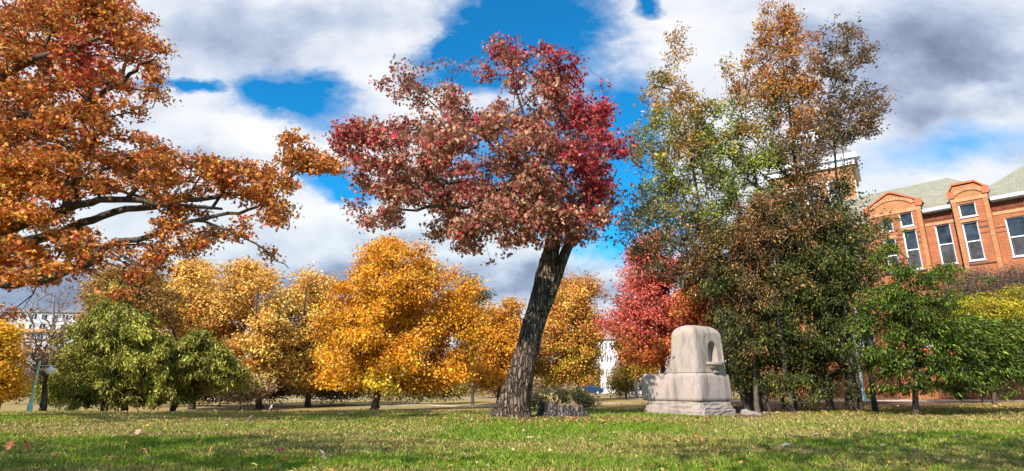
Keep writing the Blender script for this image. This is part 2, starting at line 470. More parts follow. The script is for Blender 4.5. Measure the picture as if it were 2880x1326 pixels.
# ------------------------------------------------------------------ ground
def noise2(x, y, seed=0):
    """cheap smooth value noise 0..1"""
    def h(i, j): 
        v = np.sin(i*127.1+j*311.7+seed*74.7)*43758.5453; return v-np.floor(v)
    i = np.floor(x); j = np.floor(y); fx = sstep(x-i); fy = sstep(y-j)
    return (h(i, j)*(1-fx)+h(i+1, j)*fx)*(1-fy)+(h(i, j+1)*(1-fx)+h(i+1, j+1)*fx)*fy
def dry(x, y):
    n = .5*noise2(x*.35, y*.75, 1)+.3*noise2(x*1.1, y*1.6, 2)+.2*noise2(x*3, y*4, 3)
    far = .35*sstep((y-15.5)/3.0)*sstep((-x+1)/4)+.3*sstep((y-20)/10)
    right = .32*sstep((x-5.5)/3)*sstep((y-10.5)/3)
    band = .22*np.exp(-((y-13.2-.12*x)/1.2)**2)*sstep((-x)/4)+.16*np.exp(-((y-9.6+.05*x)/.7)**2)
    return np.clip((n-.46)*2.6+.27+far+right+band, 0, 1)
def ground():
    ys = np.concatenate([np.arange(-30, 5, 5), np.arange(5, 40, .5), np.arange(40, 120, 2.5), np.arange(120, 420, 20), [420, 700, 1100]])
    xs = np.concatenate([[-900, -500], np.arange(-300, -60, 20), np.arange(-60, 60, 1.0), np.arange(60, 300, 20), [300, 500, 900]])
    X, Y = np.meshgrid(xs, ys); Z = G(X, Y)
    V = np.stack([X, Y, Z], -1).reshape(-1, 3); nx = len(xs)
    i, j = np.meshgrid(np.arange(nx-1), np.arange(len(ys)-1)); a = (j*nx+i).ravel()
    F = np.stack([a, a+1, a+nx+1, a+nx], 1)
    m, t, bs = material('lawn_soil')
    n1 = t.noise(t.co, .5, 4, .6); n2 = t.noise(t.co, 4, 5, .7); n3 = t.noise(t.map(t.co, (.12, .5, 1)), 1.0, 4, .6)
    c = t.ramp(n2, [(.3, (.055, .085, .018)), (.55, (.12, .15, .035)), (.75, (.24, .21, .08))])
    sy = t.new('ShaderNodeSeparateXYZ'); t.l.new(t.co, sy.inputs[0])
    farf = t.ramp(t.m('DIVIDE', sy.outputs[1], 100.0), [(.17, 0), (.24, .75), (.5, 1)])
    fc = t.ramp(n3, [(.3, (.13, .16, .035)), (.45, (.27, .22, .08)), (.6, (.34, .20, .08)), (.72, (.17, .17, .05))])
    fc = t.mix(t.m('MULTIPLY', n2, .5), fc, c4((.38, .25, .11)))
    c = t.mix(farf, c, fc); c = t.mix(t.ramp(n1, [(.4, 0), (.62, .5)]), c, c4((.26, .2, .09)))
    t.put(bs.inputs['Base Color'], c); bs.inputs['Roughness'].default_value = .95; bs.inputs['Specular IOR Level'].default_value = .1
    bump(t, bs, n2, .8, .05)
    o = fastmesh('lawn', V, F, m, smooth=True); tag(o, 'wide park lawn of green grass with straw coloured patches', 'lawn', kind='structure')
ground()

def strip(name, pts, w, mat, label, lift=.03, cat='path'):
    """a path laid along ground points"""
    pts = [np.array(p[:2], float) for p in pts]; V = []; F = []
    q = []
    for i in range(len(pts)-1):
        n = max(2, int(np.linalg.norm(pts[i+1]-pts[i])/.7))
        for k in range(n): q.append(pts[i]+(pts[i+1]-pts[i])*k/n)
    q.append(pts[-1]); M = 5
    for i, p in enumerate(q):
        d = q[min(i+1, len(q)-1)]-q[max(i-1, 0)]; d /= np.linalg.norm(d); nrm = np.array([-d[1], d[0]])
        ww = w*(1+.04*sin(i*1.7))
        for k in range(M):
            s = (k/(M-1)-.5)*ww; x, y = p+nrm*s; V.append((x, y, float(G(x, y))+lift-(.10 if k in (0, M-1) else 0)))
    for i in range(len(q)-1):
        for k in range(M-1): F.append((i*M+k, i*M+k+1, (i+1)*M+k+1, (i+1)*M+k))
    o = fastmesh(name, V, F, mat, smooth=True); tag(o, label, cat, kind='structure'); return o
CONC = plain('path_concrete', (.50, .41, .36), .85, var=.2, scale=2)
ASPH = plain('road_asphalt', (.30, .26, .25), .85, var=.2, scale=1.5)
gh = ground_hit
strip('footpath', [gh(1330, 1166), gh(1480, 1163), gh(1640, 1157), gh(1800, 1153)], 1.1, CONC, 'pale concrete footpath running from the stump to the stone fountain')
strip('footpath', [(gh(560, 1141)), gh(850, 1141), gh(1200, 1139), gh(1500, 1142), gh(1830, 1134)], 1.3, CONC, 'pale footpath crossing the lawn behind the leaning oak')
strip('footpath', [gh(1500, 1129), gh(1640, 1127), gh(1900, 1120)], 1.4, CONC, 'narrow farther footpath behind the stone fountain')
strip('road', [(-60, 88), (-20, 86), (5, 84), (32, 82), (60, 84)], 7, ASPH, 'grey street passing behind the trees with the parked cars')
strip('road', [(14, 40), (20, 35.5), (26, 32.5), (34, 31), (50, 31)], 2.6, CONC, 'pale drive curving in front of the red brick building', cat='road')

# grass blades
def grass():
    N = 360000
    D = 5.6+rng.power(1.0, N)*0
    u = rng.uniform(0, 1, N)
    y = 5.8*np.exp(u*np.log(27/5.8))
    x = rng.uniform(-1.22, 1.22, N)*(y+.6)
    g = G(x, y); dr_ = dry(x, y)
    clump = noise2(x*2.3, y*2.3, 9); 
    h = (.03+.05*rng.uniform(0, 1, N)**1.5)*(.6+.7*clump)*(1+.25*(1-dr_))*np.interp(y, [6, 25], [.8, 1.25])
    wd = .0045*np.interp(y, [6, 12, 27], [1, 1.6, 3.2])*rng.uniform(.7, 1.5, N)
    az = rng.uniform(0, 2*pi, N); lean = rng.uniform(.2, .95, N)*h
    la = rng.uniform(0, 2*pi, N)
    p = np.stack([x, y, g-.005], -1)
    wv = np.stack([np.cos(az)*wd, np.sin(az)*wd, np.zeros(N)], -1)
    lv = np.stack([np.cos(la)*lean, np.sin(la)*lean, h*.0], -1)
    up = np.array([0, 0, 1.])
    mid = p+up*(h*.6)[:, None]+lv*.35; tip = p+up*h[:, None]+lv
    V = np.stack([p-wv, p+wv, mid+wv*.8, tip, mid-wv*.8], 1).reshape(-1, 3)
    F = np.arange(N*5).reshape(N, 5)
    green = np.array([.11, .225, .02]); green2 = np.array([.29, .37, .04]); straw = np.array([.58, .44, .16]); brn = np.array([.26, .17, .08])
    r = rng.uniform(0, 1, N)[:, None]; cl = clump[:, None]
    c = green*(1-r)+green2*r
    isd = (rng.uniform(0, 1, N) < dr_*.8)[:, None]
    c = np.where(isd, np.where(rng.uniform(0, 1, N)[:, None] < .3, brn, straw)*(.6+.6*r), c)
    c = c*np.exp(rng.normal(0, .2, (N, 1)))
    C = np.repeat(np.clip(c, .005, .9), 5, axis=0)
    m = leafmat('grass_blade', .3, rough=.6, spec=.1)
    o = fastmesh('grass', V, F, m, colr=C); tag(o, 'short green and straw coloured grass blades of the lawn', 'grass', kind='stuff')
grass()
def litter():
    N = 4500
    y = 6*np.exp(rng.uniform(0, 1, N)*np.log(40/6)); x = rng.uniform(-1, 1, N)*y
    M = 4200; y2 = rng.normal(23.5, 2.2, M)*1.0; x2 = rng.uniform(.20, 1.05, M)*y2+rng.normal(0, .6, M)
    k = ~((x2 < 9.2) & (y2 < 20.5))
    x = np.concatenate([x, x2[k]]); y = np.concatenate([y, y2[k]])
    # under the oak, the stump and along the mulch bed
    M = 1300; x = np.concatenate([x, rng.normal(.8, 2.2, M)]); y = np.concatenate([y, rng.normal(17.0, .9, M)])
    N = len(x); pos = np.stack([x, y, G(x, y)+rng.uniform(.005, .045, N)], -1)
    sz = rng.uniform(.06, .13, N)*np.interp(y, [6, 25], [.65, 1.3])
    cc = palette(N, [(.42, .17, .06), (.30, .13, .06), (.55, .36, .17), (.55, .28, .06), (.22, .10, .06), (.62, .5, .3)], [3, 3, 2, 2, 1, 1], .25)
    V, F, C = leaves(pos, sz, 'oak', cc, None, .35, 1.0)
    o = fastmesh('leaf_litter', V, F, LEAF, colr=C); tag(o, 'scattered small brown and tan fallen leaves over the lawn and mulch', 'leaf litter', kind='stuff')
litter()
# mulch bed under the cedars
def mulch():
    m = plain('mulch', (.13, .065, .04), .95, var=.5, scale=9, bumpd=.04)
    ring = [gh(2000, 1183), gh(2090, 1180), gh(2180, 1172), gh(2300, 1158), gh(2480, 1150), gh(2700, 1148), gh(2880, 1148)]
    back = [p+np.array([.3, 7.5, 0]) for p in reversed(ring)]
    V = []; F = []; K = 12; n = len(ring)
    for i in range(n):
        a = ring[i]; b = back[n-1-i]
        for k in range(K):
            q = a+(b-a)*k/(K-1); V.append((q[0], q[1], float(G(q[0], q[1]))+(.035 if 0 < k < K-1 else -.02)+rng.uniform(0, .015)))
    for i in range(n-1):
        for k in range(K-1): F.append((i*K+k, (i+1)*K+k, (i+1)*K+k+1, i*K+k+1))
    o = fastmesh('mulch_bed', V, F, m, smooth=True); tag(o, 'dark brown mulch bed under the cedars', 'ground', kind='structure')
mulch()

# ------------------------------------------------------------------ leaning oak
def trunk_loft(name, rows, D, mat, parent, flare=.0, nseg=44, ridges=.022, gz=None, sub=9, lobes=5, depthk=.95):
    """rows: (X, Y, width px) of the trunk in the photograph, bottom first"""
    C = []; R = []
    for X, Y, w in rows:
        C.append(P(X, Y, D)); R.append(w/2*np.linalg.norm(P(X+1, Y, D)-P(X, Y, D)))
    C = np.array(C); R = np.array(R)
    if gz is not None: C[0, 2] = gz-.12
    t0 = np.arange(len(C)); tt = np.linspace(0, len(C)-1, (len(C)-1)*sub+1)
    Cx = np.stack([np.interp(tt, t0, C[:, k]) for k in range(3)], 1)
    ker = np.ones(5)/5
    for k in range(2):
        Cx[2:-2, k] = np.convolve(Cx[:, k], ker, 'valid')
    Rx = np.interp(tt, t0, R); th = 2*pi*np.arange(nseg)/nseg
    rings = []
    H0 = Cx[0, 2]
    for c, r in zip(Cx, Rx):
        hgt = c[2]-H0
        fl = flare*math.exp(-hgt/.45)
        rr = r*(1+fl*(.35+.65*np.cos(th*lobes+1.0)*np.cos(th*2+.6)))
        tw = th+hgt*.12
        rr = rr+ridges*(np.sin(tw*17+2*np.sin(hgt*1.3))*.5+np.sin(tw*29+hgt*2.1)*.35+np.sin(tw*9+hgt*.9)*.5)*(.6+.6*np.sin(hgt*3.1+tw*3))
        rr += rng.normal(0, ridges*.18, nseg)
        rings.append([(c[0]+rr[i]*cos(th[i]), c[1]+depthk*rr[i]*sin(th[i]), c[2]) for i in range(nseg)])
    mb = MB(); off = np.array(parent.location)
    mb.loft([[tuple(np.array(p)-off) for p in r] for r in rings])
    o = mb.build(name, mat, parent, smooth=True)
    return o, Cx, Rx

def oak():
    global rng
    rng = np.random.default_rng(21)
    D = 18.4
    b = ground_hit(1432, 1176)
    root = empty('oak_tree', b, 0, 'leaning oak with red and brown leaves, bare trunk beside the stump', 'tree')
    rows = [(1425, 1196, 150), (1428, 1178, 118), (1436, 1150, 98), (1450, 1110, 84), (1463, 1060, 75), (1475, 1010, 68), (1489, 960, 64), (1504, 900, 61), (1519, 840, 58), (1531, 790, 54), (1541, 750, 52), (1551, 705, 46), (1560, 650, 38), (1566, 600, 32)]
    o, C, R = trunk_loft('trunk', rows, D, BARKOAK, root, flare=.30, gz=b[2], ridges=.034)
    rows2 = [(1506, 960, 24), (1523, 900, 28), (1542, 850, 31), (1559, 800, 32), (1575, 752, 31), (1592, 707, 30), (1609, 668, 28), (1626, 625, 24)]
    sk = Skel()
    tr = sk.limb([C[0], C[len(C)//3], C[2*len(C)//3], C[-1]], .3, .17, ok=False, wob=0)
    o2, C2, R2 = trunk_loft('fork', rows2, D-.10, BARKOAK, root, ridges=.015)
    L = lambda pts, dz=0: [P(x, y, D+dd) for x, y, dd in pts]
    top = tr[-1]
    l1 = sk.limb(L([(1520, 540, -.6), (1440, 450, -.8), (1380, 380, -.6)]), .17, .05, top, wob=.05)
    sk.limb(L([(1480, 560, .8), (1330, 520, 1.2), (1200, 500, 1.0), (1080, 440, .6)]), .16, .03, top, wob=.06)
    sk.limb(L([(1500, 600, -1.2), (1380, 590, -2.0), (1240, 580, -2.2), (1120, 590, -1.6)]), .13, .03, top, wob=.06)
    sk.limb(L([(1580, 500, .5), (1600, 380, .6), (1590, 260, .3), (1560, 180, 0)]), .15, .02, top, wob=.05)
    sk.limb(L([(1540, 520, 1.2), (1500, 380, 1.6), (1450, 260, 1.2), (1440, 170, .6)]), .13, .02, top, wob=.05)
    sk.limb(L([(1400, 420, -.3), (1280, 340, -.2), (1190, 270, 0), (1120, 200, .1)]), .07, .012, l1[3], wob=.05)
    e2 = sk.limb([C2[-1], P(1660, 560, D-.6), P(1700, 460, D-1.0), P(1710, 380, D-.8)], .13, .03, wob=.04)
    sk.par[e2[0]] = -1
    sk.limb(L([(1640, 600, -1.8), (1600, 520, -2.6), (1520, 480, -2.9)]), .09, .03, e2[0], wob=.05)
    sk.limb(L([(1690, 560, .6), (1740, 480, 1.2)]), .07, .03, e2[1], wob=.05)
    ells = [(1020, 405, 75, 50, 1.6), (962, 385, 24, 24, 2.2), (1055, 490, 80, 55, 1.5), (1060, 575, 80, 60, 1.5), (1200, 330, 115, 80, 1.0), (1130, 250, 75, 45, .55), (1230, 270, 70, 40, .6), 
            (1200, 450, 150, 110, 1.1), (1240, 560, 130, 110, 1.1), (1200, 670, 75, 30, .8), (1330, 650, 110, 60, 1.0), (1420, 460, 150, 140, 1.3), (1420, 600, 170, 90, 1.2),
            (1440, 230, 90, 90, 1.1), (1440, 150, 50, 35, .9), (1390, 310, 45, 45, .7), (1560, 210, 70, 70, 1.1), (1555, 145, 45, 30, .9), (1620, 300, 100, 80, 1.1), (1660, 400, 85, 110, 1.15), (1700, 520, 60, 80, .9),
            (1560, 460, 150, 160, 1.3), (1570, 610, 130, 80, 1.3), (1640, 620, 60, 60, .8), (1600, 680, 60, 25, .6), (1740, 530, 25, 30, .4), (1720, 320, 25, 30, .5)]
    tg, lid = crown_points(ells, D, 3.9, 370, 10, .40)
    ex = [P(1120, 172, D), P(1150, 175, D-.3), P(1190, 190, D), P(1215, 182, D+.2), P(1250, 175, D), P(1275, 180, D), P(1330, 172, D), P(1300, 195, D+.1), P(1632, 172, D), P(1700, 240, D), P(1765, 540, D), P(1670, 672, D), P(1700, 670, D), P(1050, 700-80, D), P(1420, 718, D-1.5), P(1380, 735, D-1)]
    tg2 = np.concatenate([tg, np.array(ex)])
    sk.grow(tg2, step=.45, pen=.2, bend=.35, wob=.035, sag=.03)
    r = sk.radii(.0075, .46, .2)
    V, F = sk.mesh(r, 6, skipfix=False)
    # drop the hidden guide inside the trunk
    br = fastmesh('branches', V, F, BARK, root, smooth=True)
    def colfn(pos, idx):
        X, Y = px_of(pos)
        red = sstep((X-1500)/170)*sstep((640-Y)/160) + .45*np.exp(-((X-1290)/70)**2-((Y-510)/60)**2)+.5*sstep((1200-X)/160)*np.exp(-((Y-400)/90)**2)+.35*sstep((Y-250)/-90)
        red = np.clip(red*.9+.06, 0, 1)
        N = len(pos); lobe = rng.normal(0, .22, len(tg2)+1)[idx]
        isr = rng.uniform(0, 1, N) < np.clip(red+lobe, .04, .95)
        a = palette(N, [(.50, .05, .075), (.38, .04, .05), (.60, .11, .10), (.30, .03, .04)], None, .24)
        bb = palette(N, [(.46, .225, .135), (.38, .17, .105), (.58, .34, .21), (.44, .155, .10), (.28, .11, .07)], None, .24)
        return np.where(isr[:, None], a, bb)
    V, F, C_ = make_leaves(tg2, 15, .15, .13, 'oak', colfn, up=.3, outw=.5, ctr=P(1420, 470, D)[None], adir=(0, 0, -.35))
    fastmesh('foliage', V, F, LEAF, root, C_)
    # bare drooping twig under the crown
    return root
oak()

# ------------------------------------------------------------------ big orange oak reaching in from the left
def left_oak():
    global rng
    rng = np.random.default_rng(5)
    D = 15.0
    b = base(-420, D)
    root = empty('oak_tree', b, 0, 'huge rust orange tree reaching in from the left edge with long low limbs', 'tree')
    top = P(-330, 420, D)
    sk = Skel()
    tr = sk.limb([b-np.array([0, 0, .2]), b+np.array([.1, .1, 1.2]), (b+top)/2, top], .62, .38, wob=.02, ok=True)
    L = lambda pts: [P(x, y, D+dd) for x, y, dd in pts]
    f0 = sk.near(P(-370, 760, D)); f1 = sk.near(P(-340, 560, D))
    sk.limb(L([(-160, 700, -.4), (20, 640, -.8), (150, 602, -.9), (200, 580, -.9), (324, 560, -1), (472, 573, -1), (620, 590, -.8)]), .24, .035, f0, wob=.03)
    a = sk.limb(L([(-140, 720, .3), (60, 690, .3), (202, 641, .2), (324, 597, 0), (472, 577, 0), (640, 548, .2), (790, 520, .4), (860, 440, .5)]), .22, .02, f0, wob=.03)
    c_ = sk.limb(L([(-120, 800, -.5), (80, 790, -1), (250, 742, -1.2), (304, 695, -1.2), (472, 648, -1.2), (553, 617, -1.2), (675, 600, -1.2), (760, 570, -1.2)]), .18, .025, f0, wob=.03)
    sk.limb(L([(400, 770, -1.3), (380, 850, -1.3)]), .05, .015, sk.near(P(304, 695, D-1.2)), wob=.02)
    sk.limb(L([(650, 650, -1.2), (740, 700, -1.3), (810, 755, -1.3)]), .04, .01, sk.near(P(553, 617, D-1.2)), wob=.02)
    sk.limb(L([(800, 410, .5), (830, 460, .5), (930, 460, .5)]), .02, .008, sk.near(P(790, 520, D+.4)), wob=.02)
    sk.limb(L([(-150, 400, 0), (50, 330, .2), (200, 310, .2), (300, 260, .3), (380, 200, .3), (440, 160, .2)]), .2, .02, f1, wob=.04)
    sk.limb(L([(-200, 300, .5), (-60, 150, 1), (60, 40, 1.2), (200, -60, 1.2)]), .2, .03, tr[-1], wob=.04)
    sk.limb(L([(-150, 520, 1.3), (40, 450, 2), (200, 400, 2), (300, 380, 1.6)]), .15, .02, f1, wob=.04)
    sk.limb(L([(-150, 300, -1.2), (60, 180, -2), (240, 120, -2), (340, 60, -1.5)]), .15, .02, tr[-1], wob=.04)
    sk.limb(L([(-500, 300, 1), (-650, 100, 1)]), .2, .05, tr[-1]); sk.limb(L([(-550, 500, -1), (-800, 400, -2)]), .2, .05, f1)
    ells = [(150, 60, 220, 120, 1.2), (330, 40, 100, 90, .8), (380, 130, 65, 60, .9), (430, 170, 35, 50, .8), (440, 245, 35, 45, .8), (330, 250, 90, 80, .8), (100, 250, 190, 130, 1.2), (230, 350, 90, 60, .8),
            (80, 430, 200, 110, 1.2), (60, 600, 180, 120, 1.1), (100, 740, 150, 60, 1.0), (30, 790, 90, 35, .8), (-150, 500, 200, 400, .4), (-500, 300, 300, 350, .2), (180, 700, 110, 60, .7),
            (370, 430, 95, 45, 1.1), (320, 490, 110, 50, 1), (500, 480, 130, 45, 1.2), (640, 490, 70, 50, 1.1), (690, 460, 35, 25, .9), (740, 520, 80, 45, 1.1), (620, 560, 150, 50, .9), (770, 590, 50, 50, .9), (660, 650, 110, 30, .8),
            (560, 690, 80, 28, .7), (740, 700, 45, 22, .6), (790, 745, 30, 15, .4), (440, 610, 90, 40, .5), (330, 700, 80, 60, .7), (340, 790, 90, 45, .9), (400, 730, 60, 40, .7), (820, 395, 28, 22, 2), (850, 450, 55, 25, 2), (920, 465, 40, 20, 2), (20, 870, 25, 45, .4),
            (480, 530, 100, 40, .7), (430, 690, 60, 30, .5)]
    tg, lid = crown_points(ells, D, 2.6, 700, 9, .34, squash=.45)
    sk.grow(tg, step=.45, pen=.2, bend=.3, wob=.035, sag=.02)
    r = sk.radii(.0075, .45, .2)
    V, F = sk.mesh(r, 7)
    fastmesh('trunk', V, F, BARK, root, smooth=True)
    def colfn(pos, idx):
        X, Y = px_of(pos); N = len(pos)
        lobe = rng.normal(0, .25, len(tg)+1)[idx]
        yel = np.clip(.75*sstep((330-X)/300)*sstep((Y-330)/300)+lobe*.7+.2, 0, .95)  # random yellower lobes, plus warm light painted into the lower left leaves
        red = np.exp(-((X-260)/80)**2-((Y-160)/70)**2)*.75+.07+.1*sstep((300-X)/100)*sstep((Y-640)/60)
        u = rng.uniform(0, 1, N)
        a = palette(N, [(.56, .20, .04), (.46, .15, .035), (.32, .095, .035), (.66, .28, .08)], None, .25)
        y = palette(N, [(.74, .29, .04), (.70, .23, .045), (.78, .38, .10)], None, .22)
        rr = palette(N, [(.55, .07, .05), (.48, .05, .06), (.6, .13, .05)], None, .2)
        c = np.where((u < yel)[:, None], y, a); return np.where((rng.uniform(0, 1, N) < red)[:, None], rr, c)
    V, F, C_ = make_leaves(tg, 13, .14, .108, 'oak', colfn, up=.5, outw=.0, adir=(0, 0, -.3), flat=.5)
    fastmesh('foliage', V, F, LEAF, root, C_)
left_oak()

# ------------------------------------------------------------------ generic trees from their photographed outline
def tree(name, label, cat, D, X0, Yb, ells, Rd, nlobe, per, lr, cols, w=None, tpl='leaf', size=.25, perleaf=6, sig=.3, tw=.2, top=None, group=None,
         barkm=BARK, up=.4, adir=None, rt=.012, limbs=None, jit=.2, colx=None, mat=LEAF, outw=.5, squash=.7, minz=-1.2, lobejit=.15, step=None, trunks=None, flat=.6, pen=.2, nspread=.9, aspread=1.0, sag=0.0, droop=False, dshift=0.0):
    global rng
    rng = np.random.default_rng(zlib.crc32(label.encode())+3)
    b = base(X0, D)
    root = empty(name, b, 0, label, cat, group)
    ys0 = min(e[1]-e[3] for e in ells); ys1 = max(e[1]+e[3] for e in ells)
    if top is None: top = (np.mean([e[0] for e in ells]), ys0+.35*(ys1-ys0))
    T = P(top[0], top[1], D); sk = Skel()
    for (xb, (xt, yt), rr) in (trunks or [(X0, top, tw)]):
        bb = base(xb, D)+np.array([0, rng.uniform(-.3, .3) if trunks else 0, -.15]); TT = P(xt, yt, D+(rng.uniform(-.5, .5) if trunks else 0))
        m1 = bb*.6+TT*.4+rng.normal(0, .04*abs(TT[2]-bb[2])/3, 3)
        sk.limb([bb, bb*.93+TT*.07, m1, TT], rr, rr*.3, wob=.02*rr*5, sub=6)
        sk.fix[sk.n-19 if sk.n > 19 else 0] = rr*1.5
    for lim in (limbs or []):
        pts = [P(x, y, D+dd) for x, y, dd in lim[0]]
        sk.limb(pts, lim[1], lim[1]*.25, sk.near(P(*lim[2], D)), wob=.03)
    tg, lid = crown_points(ells, D+dshift, Rd, nlobe, per, lr, squash, minz=b[2]+.1, droop=(T if droop else None))
    if droop: adir = crown_points.dirs*1.6; aspread = .7
    sk.grow(tg, step=step or max(.45, D*.02), pen=pen, bend=.35, wob=.04, sag=sag)
    r = sk.radii(rt, .45, tw*.8)
    V, F = sk.mesh(r, 6); fastmesh('trunk', V, F, barkm, root, smooth=True)
    lj = rng.normal(0, lobejit, nlobe)
    def colfn(pos, idx):
        N = len(pos); c = palette(N, cols, w, jit)
        if colx is not None: c = colx(pos, c)
        return np.clip(c*np.exp(lj[lid[idx]])[:, None], .003, .95)
    if perleaf and droop and D >= 28: size *= .72; perleaf = int(perleaf*1.9)
    if perleaf and D >= 28 and not droop: size *= .48; perleaf = int(perleaf*3.5); sig *= 1.1
    if perleaf:
        ctr = P(top[0], (ys0+ys1)/2, D)[None]
        V, F, C_ = make_leaves(tg, perleaf, sig, size, tpl, colfn, up=up, adir=adir, outw=outw, ctr=ctr, flat=flat, nspread=nspread, aspread=aspread)
        fastmesh('foliage', V, F, mat, root, C_)
    return root

YEL = [(.84, .36, .03), (.76, .29, .02), (.88, .48, .10), (.60, .20, .015), (.84, .44, .03)]
TAN = [(.86, .47, .10), (.78, .38, .075), (.90, .58, .19), (.68, .29, .055)]
ORG = [(.70, .28, .03), (.62, .22, .025), (.78, .38, .05)]
# golden maple in the middle
tree('maple_tree', 'big golden yellow maple with dense round crown left of the leaning oak', 'tree', 34, 1055, 1140,
     [(1120, 760, 110, 85, 1), (1110, 700, 65, 35, .8), (1020, 850, 90, 70, 1), (1230, 830, 100, 90, 1), (1130, 880, 190, 100, 1.2), (1130, 980, 210, 100, 1.2), (960, 950, 55, 70), (1310, 930, 45, 80), (1080, 1060, 160, 45, 1), (1220, 1050, 90, 40)],
     4.2, 210, 11, .72, YEL, [4, 3, 2, 1.2, 2], 'maple', .27, 12, .30, .30, top=(1120, 780), outw=.9, lobejit=.2)
# row of tan trees to its left
for (lab, D, x0, ells, top) in [
    ('tan orange tree touching the broad green yew, first of three in the row', 55, 545, [(540, 790, 45, 50), (485, 840, 45, 50), (580, 860, 32, 60, 1.2), (520, 930, 90, 70), (550, 762, 26, 24, 1.3), (600, 960, 40, 60)], (550, 800)),
    ('tan orange tree with dark forked limbs showing, middle one of three in the row', 53, 735, [(690, 785, 50, 40), (730, 800, 40, 40), (655, 840, 38, 50), (765, 880, 32, 60), (700, 910, 90, 60, .8), (660, 980, 60, 60), (780, 980, 50, 60), (730, 1045, 80, 40)], (705, 820)),
    ('tan orange tree touching the golden maple, last of three in the row', 56, 870, [(868, 800, 38, 34), (900, 830, 30, 40), (840, 860, 34, 50), (900, 910, 40, 80), (850, 960, 60, 60), (870, 1020, 90, 50), (860, 1060, 90, 25)], (870, 830))]:
    tree('autumn_tree', lab, 'tree', D, x0, 1115, ells, 4.2, 120, 10, .95, TAN, None, 'maple', .42, 10, .45, .38, top=top, group='tan orange trees in a row', outw=.8, lobejit=.22,
         limbs=[([(x0-30, 990, -2.5), (x0-60, 930, -4.2), (x0-90, 890, -4.4)], .17, (x0, 1040)), ([(x0+30, 980, -2.5), (x0+45, 900, -4.2), (x0+80, 850, -4.4)], .16, (x0, 1030)), ([(x0, 960, -3), (x0-15, 880, -4.5), (x0-5, 800, -4.5)], .18, (x0, 1060))])
# broad green yews
GRN = [(.27, .265, .045), (.37, .35, .07), (.16, .165, .035), (.46, .40, .11)]
tree('yew_tree', 'broad olive green yew with drooping sprays, widest evergreen at left', 'tree', 38, 300, 1130,
     [(322, 822, 14, 26, 3), (310, 865, 36, 28, 1.8), (360, 880, 40, 35, 1), (310, 925, 90, 45, 1.1), (270, 980, 100, 45, 1), (390, 970, 70, 50, 1.1), (210, 1035, 75, 40, 1.1), (150, 1095, 30, 22, 1.5), (340, 1040, 120, 50, 1.2), (450, 1040, 50, 70, 1), (190, 1085, 60, 30, 1), (330, 1100, 180, 30, 1.3)],
     3.6, 420, 12, .60, GRN, [3, 3, 2, 1], 'tuft', .32, 9, .13, .28, top=(330, 880), up=.2, adir=(0, 0, -.7), mat=NEEDLE, outw=.9, droop=True, lobejit=.3, flat=1.0)
tree('yew_tree', 'smaller green yew with a low shadowed skirt, right of the broad yew', 'tree', 40, 490, 1120,
     [(560, 965, 28, 28, 1.2), (500, 1000, 50, 40, 1), (570, 1010, 70, 45, 1.1), (640, 1050, 50, 25, 1), (670, 1065, 25, 15, 1), (540, 1060, 90, 30, .8), (500, 1100, 70, 18, .7)],
     2.8, 190, 12, .6, GRN, [3, 2, 3, 1], 'tuft', .40, 8, .15, .25, top=(560, 980), up=.2, adir=(0, 0, -.7), mat=NEEDLE, outw=.9, droop=True, lobejit=.3, flat=1.0)
# brownish crown tip above the yew
tree('autumn_tree', 'russet and green tree rising behind the broad yew at left', 'tree', 45, 360, 1120, [(350, 790, 90, 50, 1), (300, 840, 60, 40), (420, 840, 60, 60), (350, 880, 120, 50)],
     3.2, 110, 8, .9, [(.40, .19, .06), (.3, .2, .06), (.46, .26, .08)], None, 'leaf', .36, 9, .38, .3, top=(350, 820), lobejit=.2)
# left edge
tree('maple_tree', 'bright orange yellow tree cut off by the left edge', 'tree', 30, -60, 1120, [(-12, 950, 35, 50), (-60, 1000, 80, 90, 1.2), (2, 1045, 34, 55, 1.1), (-15, 1085, 45, 30)],
     2.4, 110, 8, .7, [(.80, .40, .03), (.75, .30, .03), (.85, .50, .06)], None, 'maple', .24, 12, .27, .2, top=(-40, 960), outw=.8)
BARE = bark('bark_bare', (.20, .155, .14), (.40, .32, .29), sc=3)
tree('bare_tree', 'tall leafless pale tree in front of the striped apartment block', 'tree', 60, 128, 1140,
     [(150, 840, 75, 45), (145, 800, 50, 20, .7), (100, 890, 50, 40), (190, 890, 50, 40), (140, 960, 50, 40, .6)], 3.2, 70, 6, 1.3, [(.3, .2, .1)], perleaf=0, tw=.28, top=(152, 830), barkm=BARE, rt=.022, pen=.1, step=1.0)
tree('bare_tree', 'short dark crooked trunk with few brown leaves left of the broad yew', 'tree', 33, 120, 1138, [(130, 1010, 50, 50), (110, 960, 40, 40, .7), (160, 940, 40, 30, .6)], 1.4, 40, 6, .7, [(.30, .15, .08), (.5, .25, .06)], perleaf=1, size=.2, tw=.26, top=(125, 1040), rt=.015,
     trunks=[(120, (128, 1050), .27)])
# brown thicket left, far shrubs
def shrub(label, D, X, ells, cols, Rd=2, nl=60, size=.3, tpl='leaf', group=None, cat='shrub', per=7, pl=8, mat=LEAF, lr=None, name='shrub', tw=.05, bk=BARK):
    return tree(name, label, cat, D, X, 1120, ells, Rd, nl, per, lr or D*.016, cols, None, tpl, size, pl, D*.008, tw, top=(X, max(e[1] for e in ells)), outw=.8, lobejit=.25, group=group, mat=mat, rt=.01, barkm=bk)
shrub('purple brown leafless thicket behind the crooked dark trunk', 70, 60, [(80, 1010, 70, 60), (100, 1080, 80, 40), (40, 1070, 60, 50)], [(.22, .15, .13), (.30, .2, .15), (.16, .11, .10)], 3, 90, .3, 'tuft')
shrub('dark green shrub at the foot of the crooked trunk', 44, 175, [(175, 1105, 55, 28), (300, 1115, 60, 14, .6)], [(.06, .10, .03), (.10, .15, .04)], 1.5, 60, .28, 'tuft')
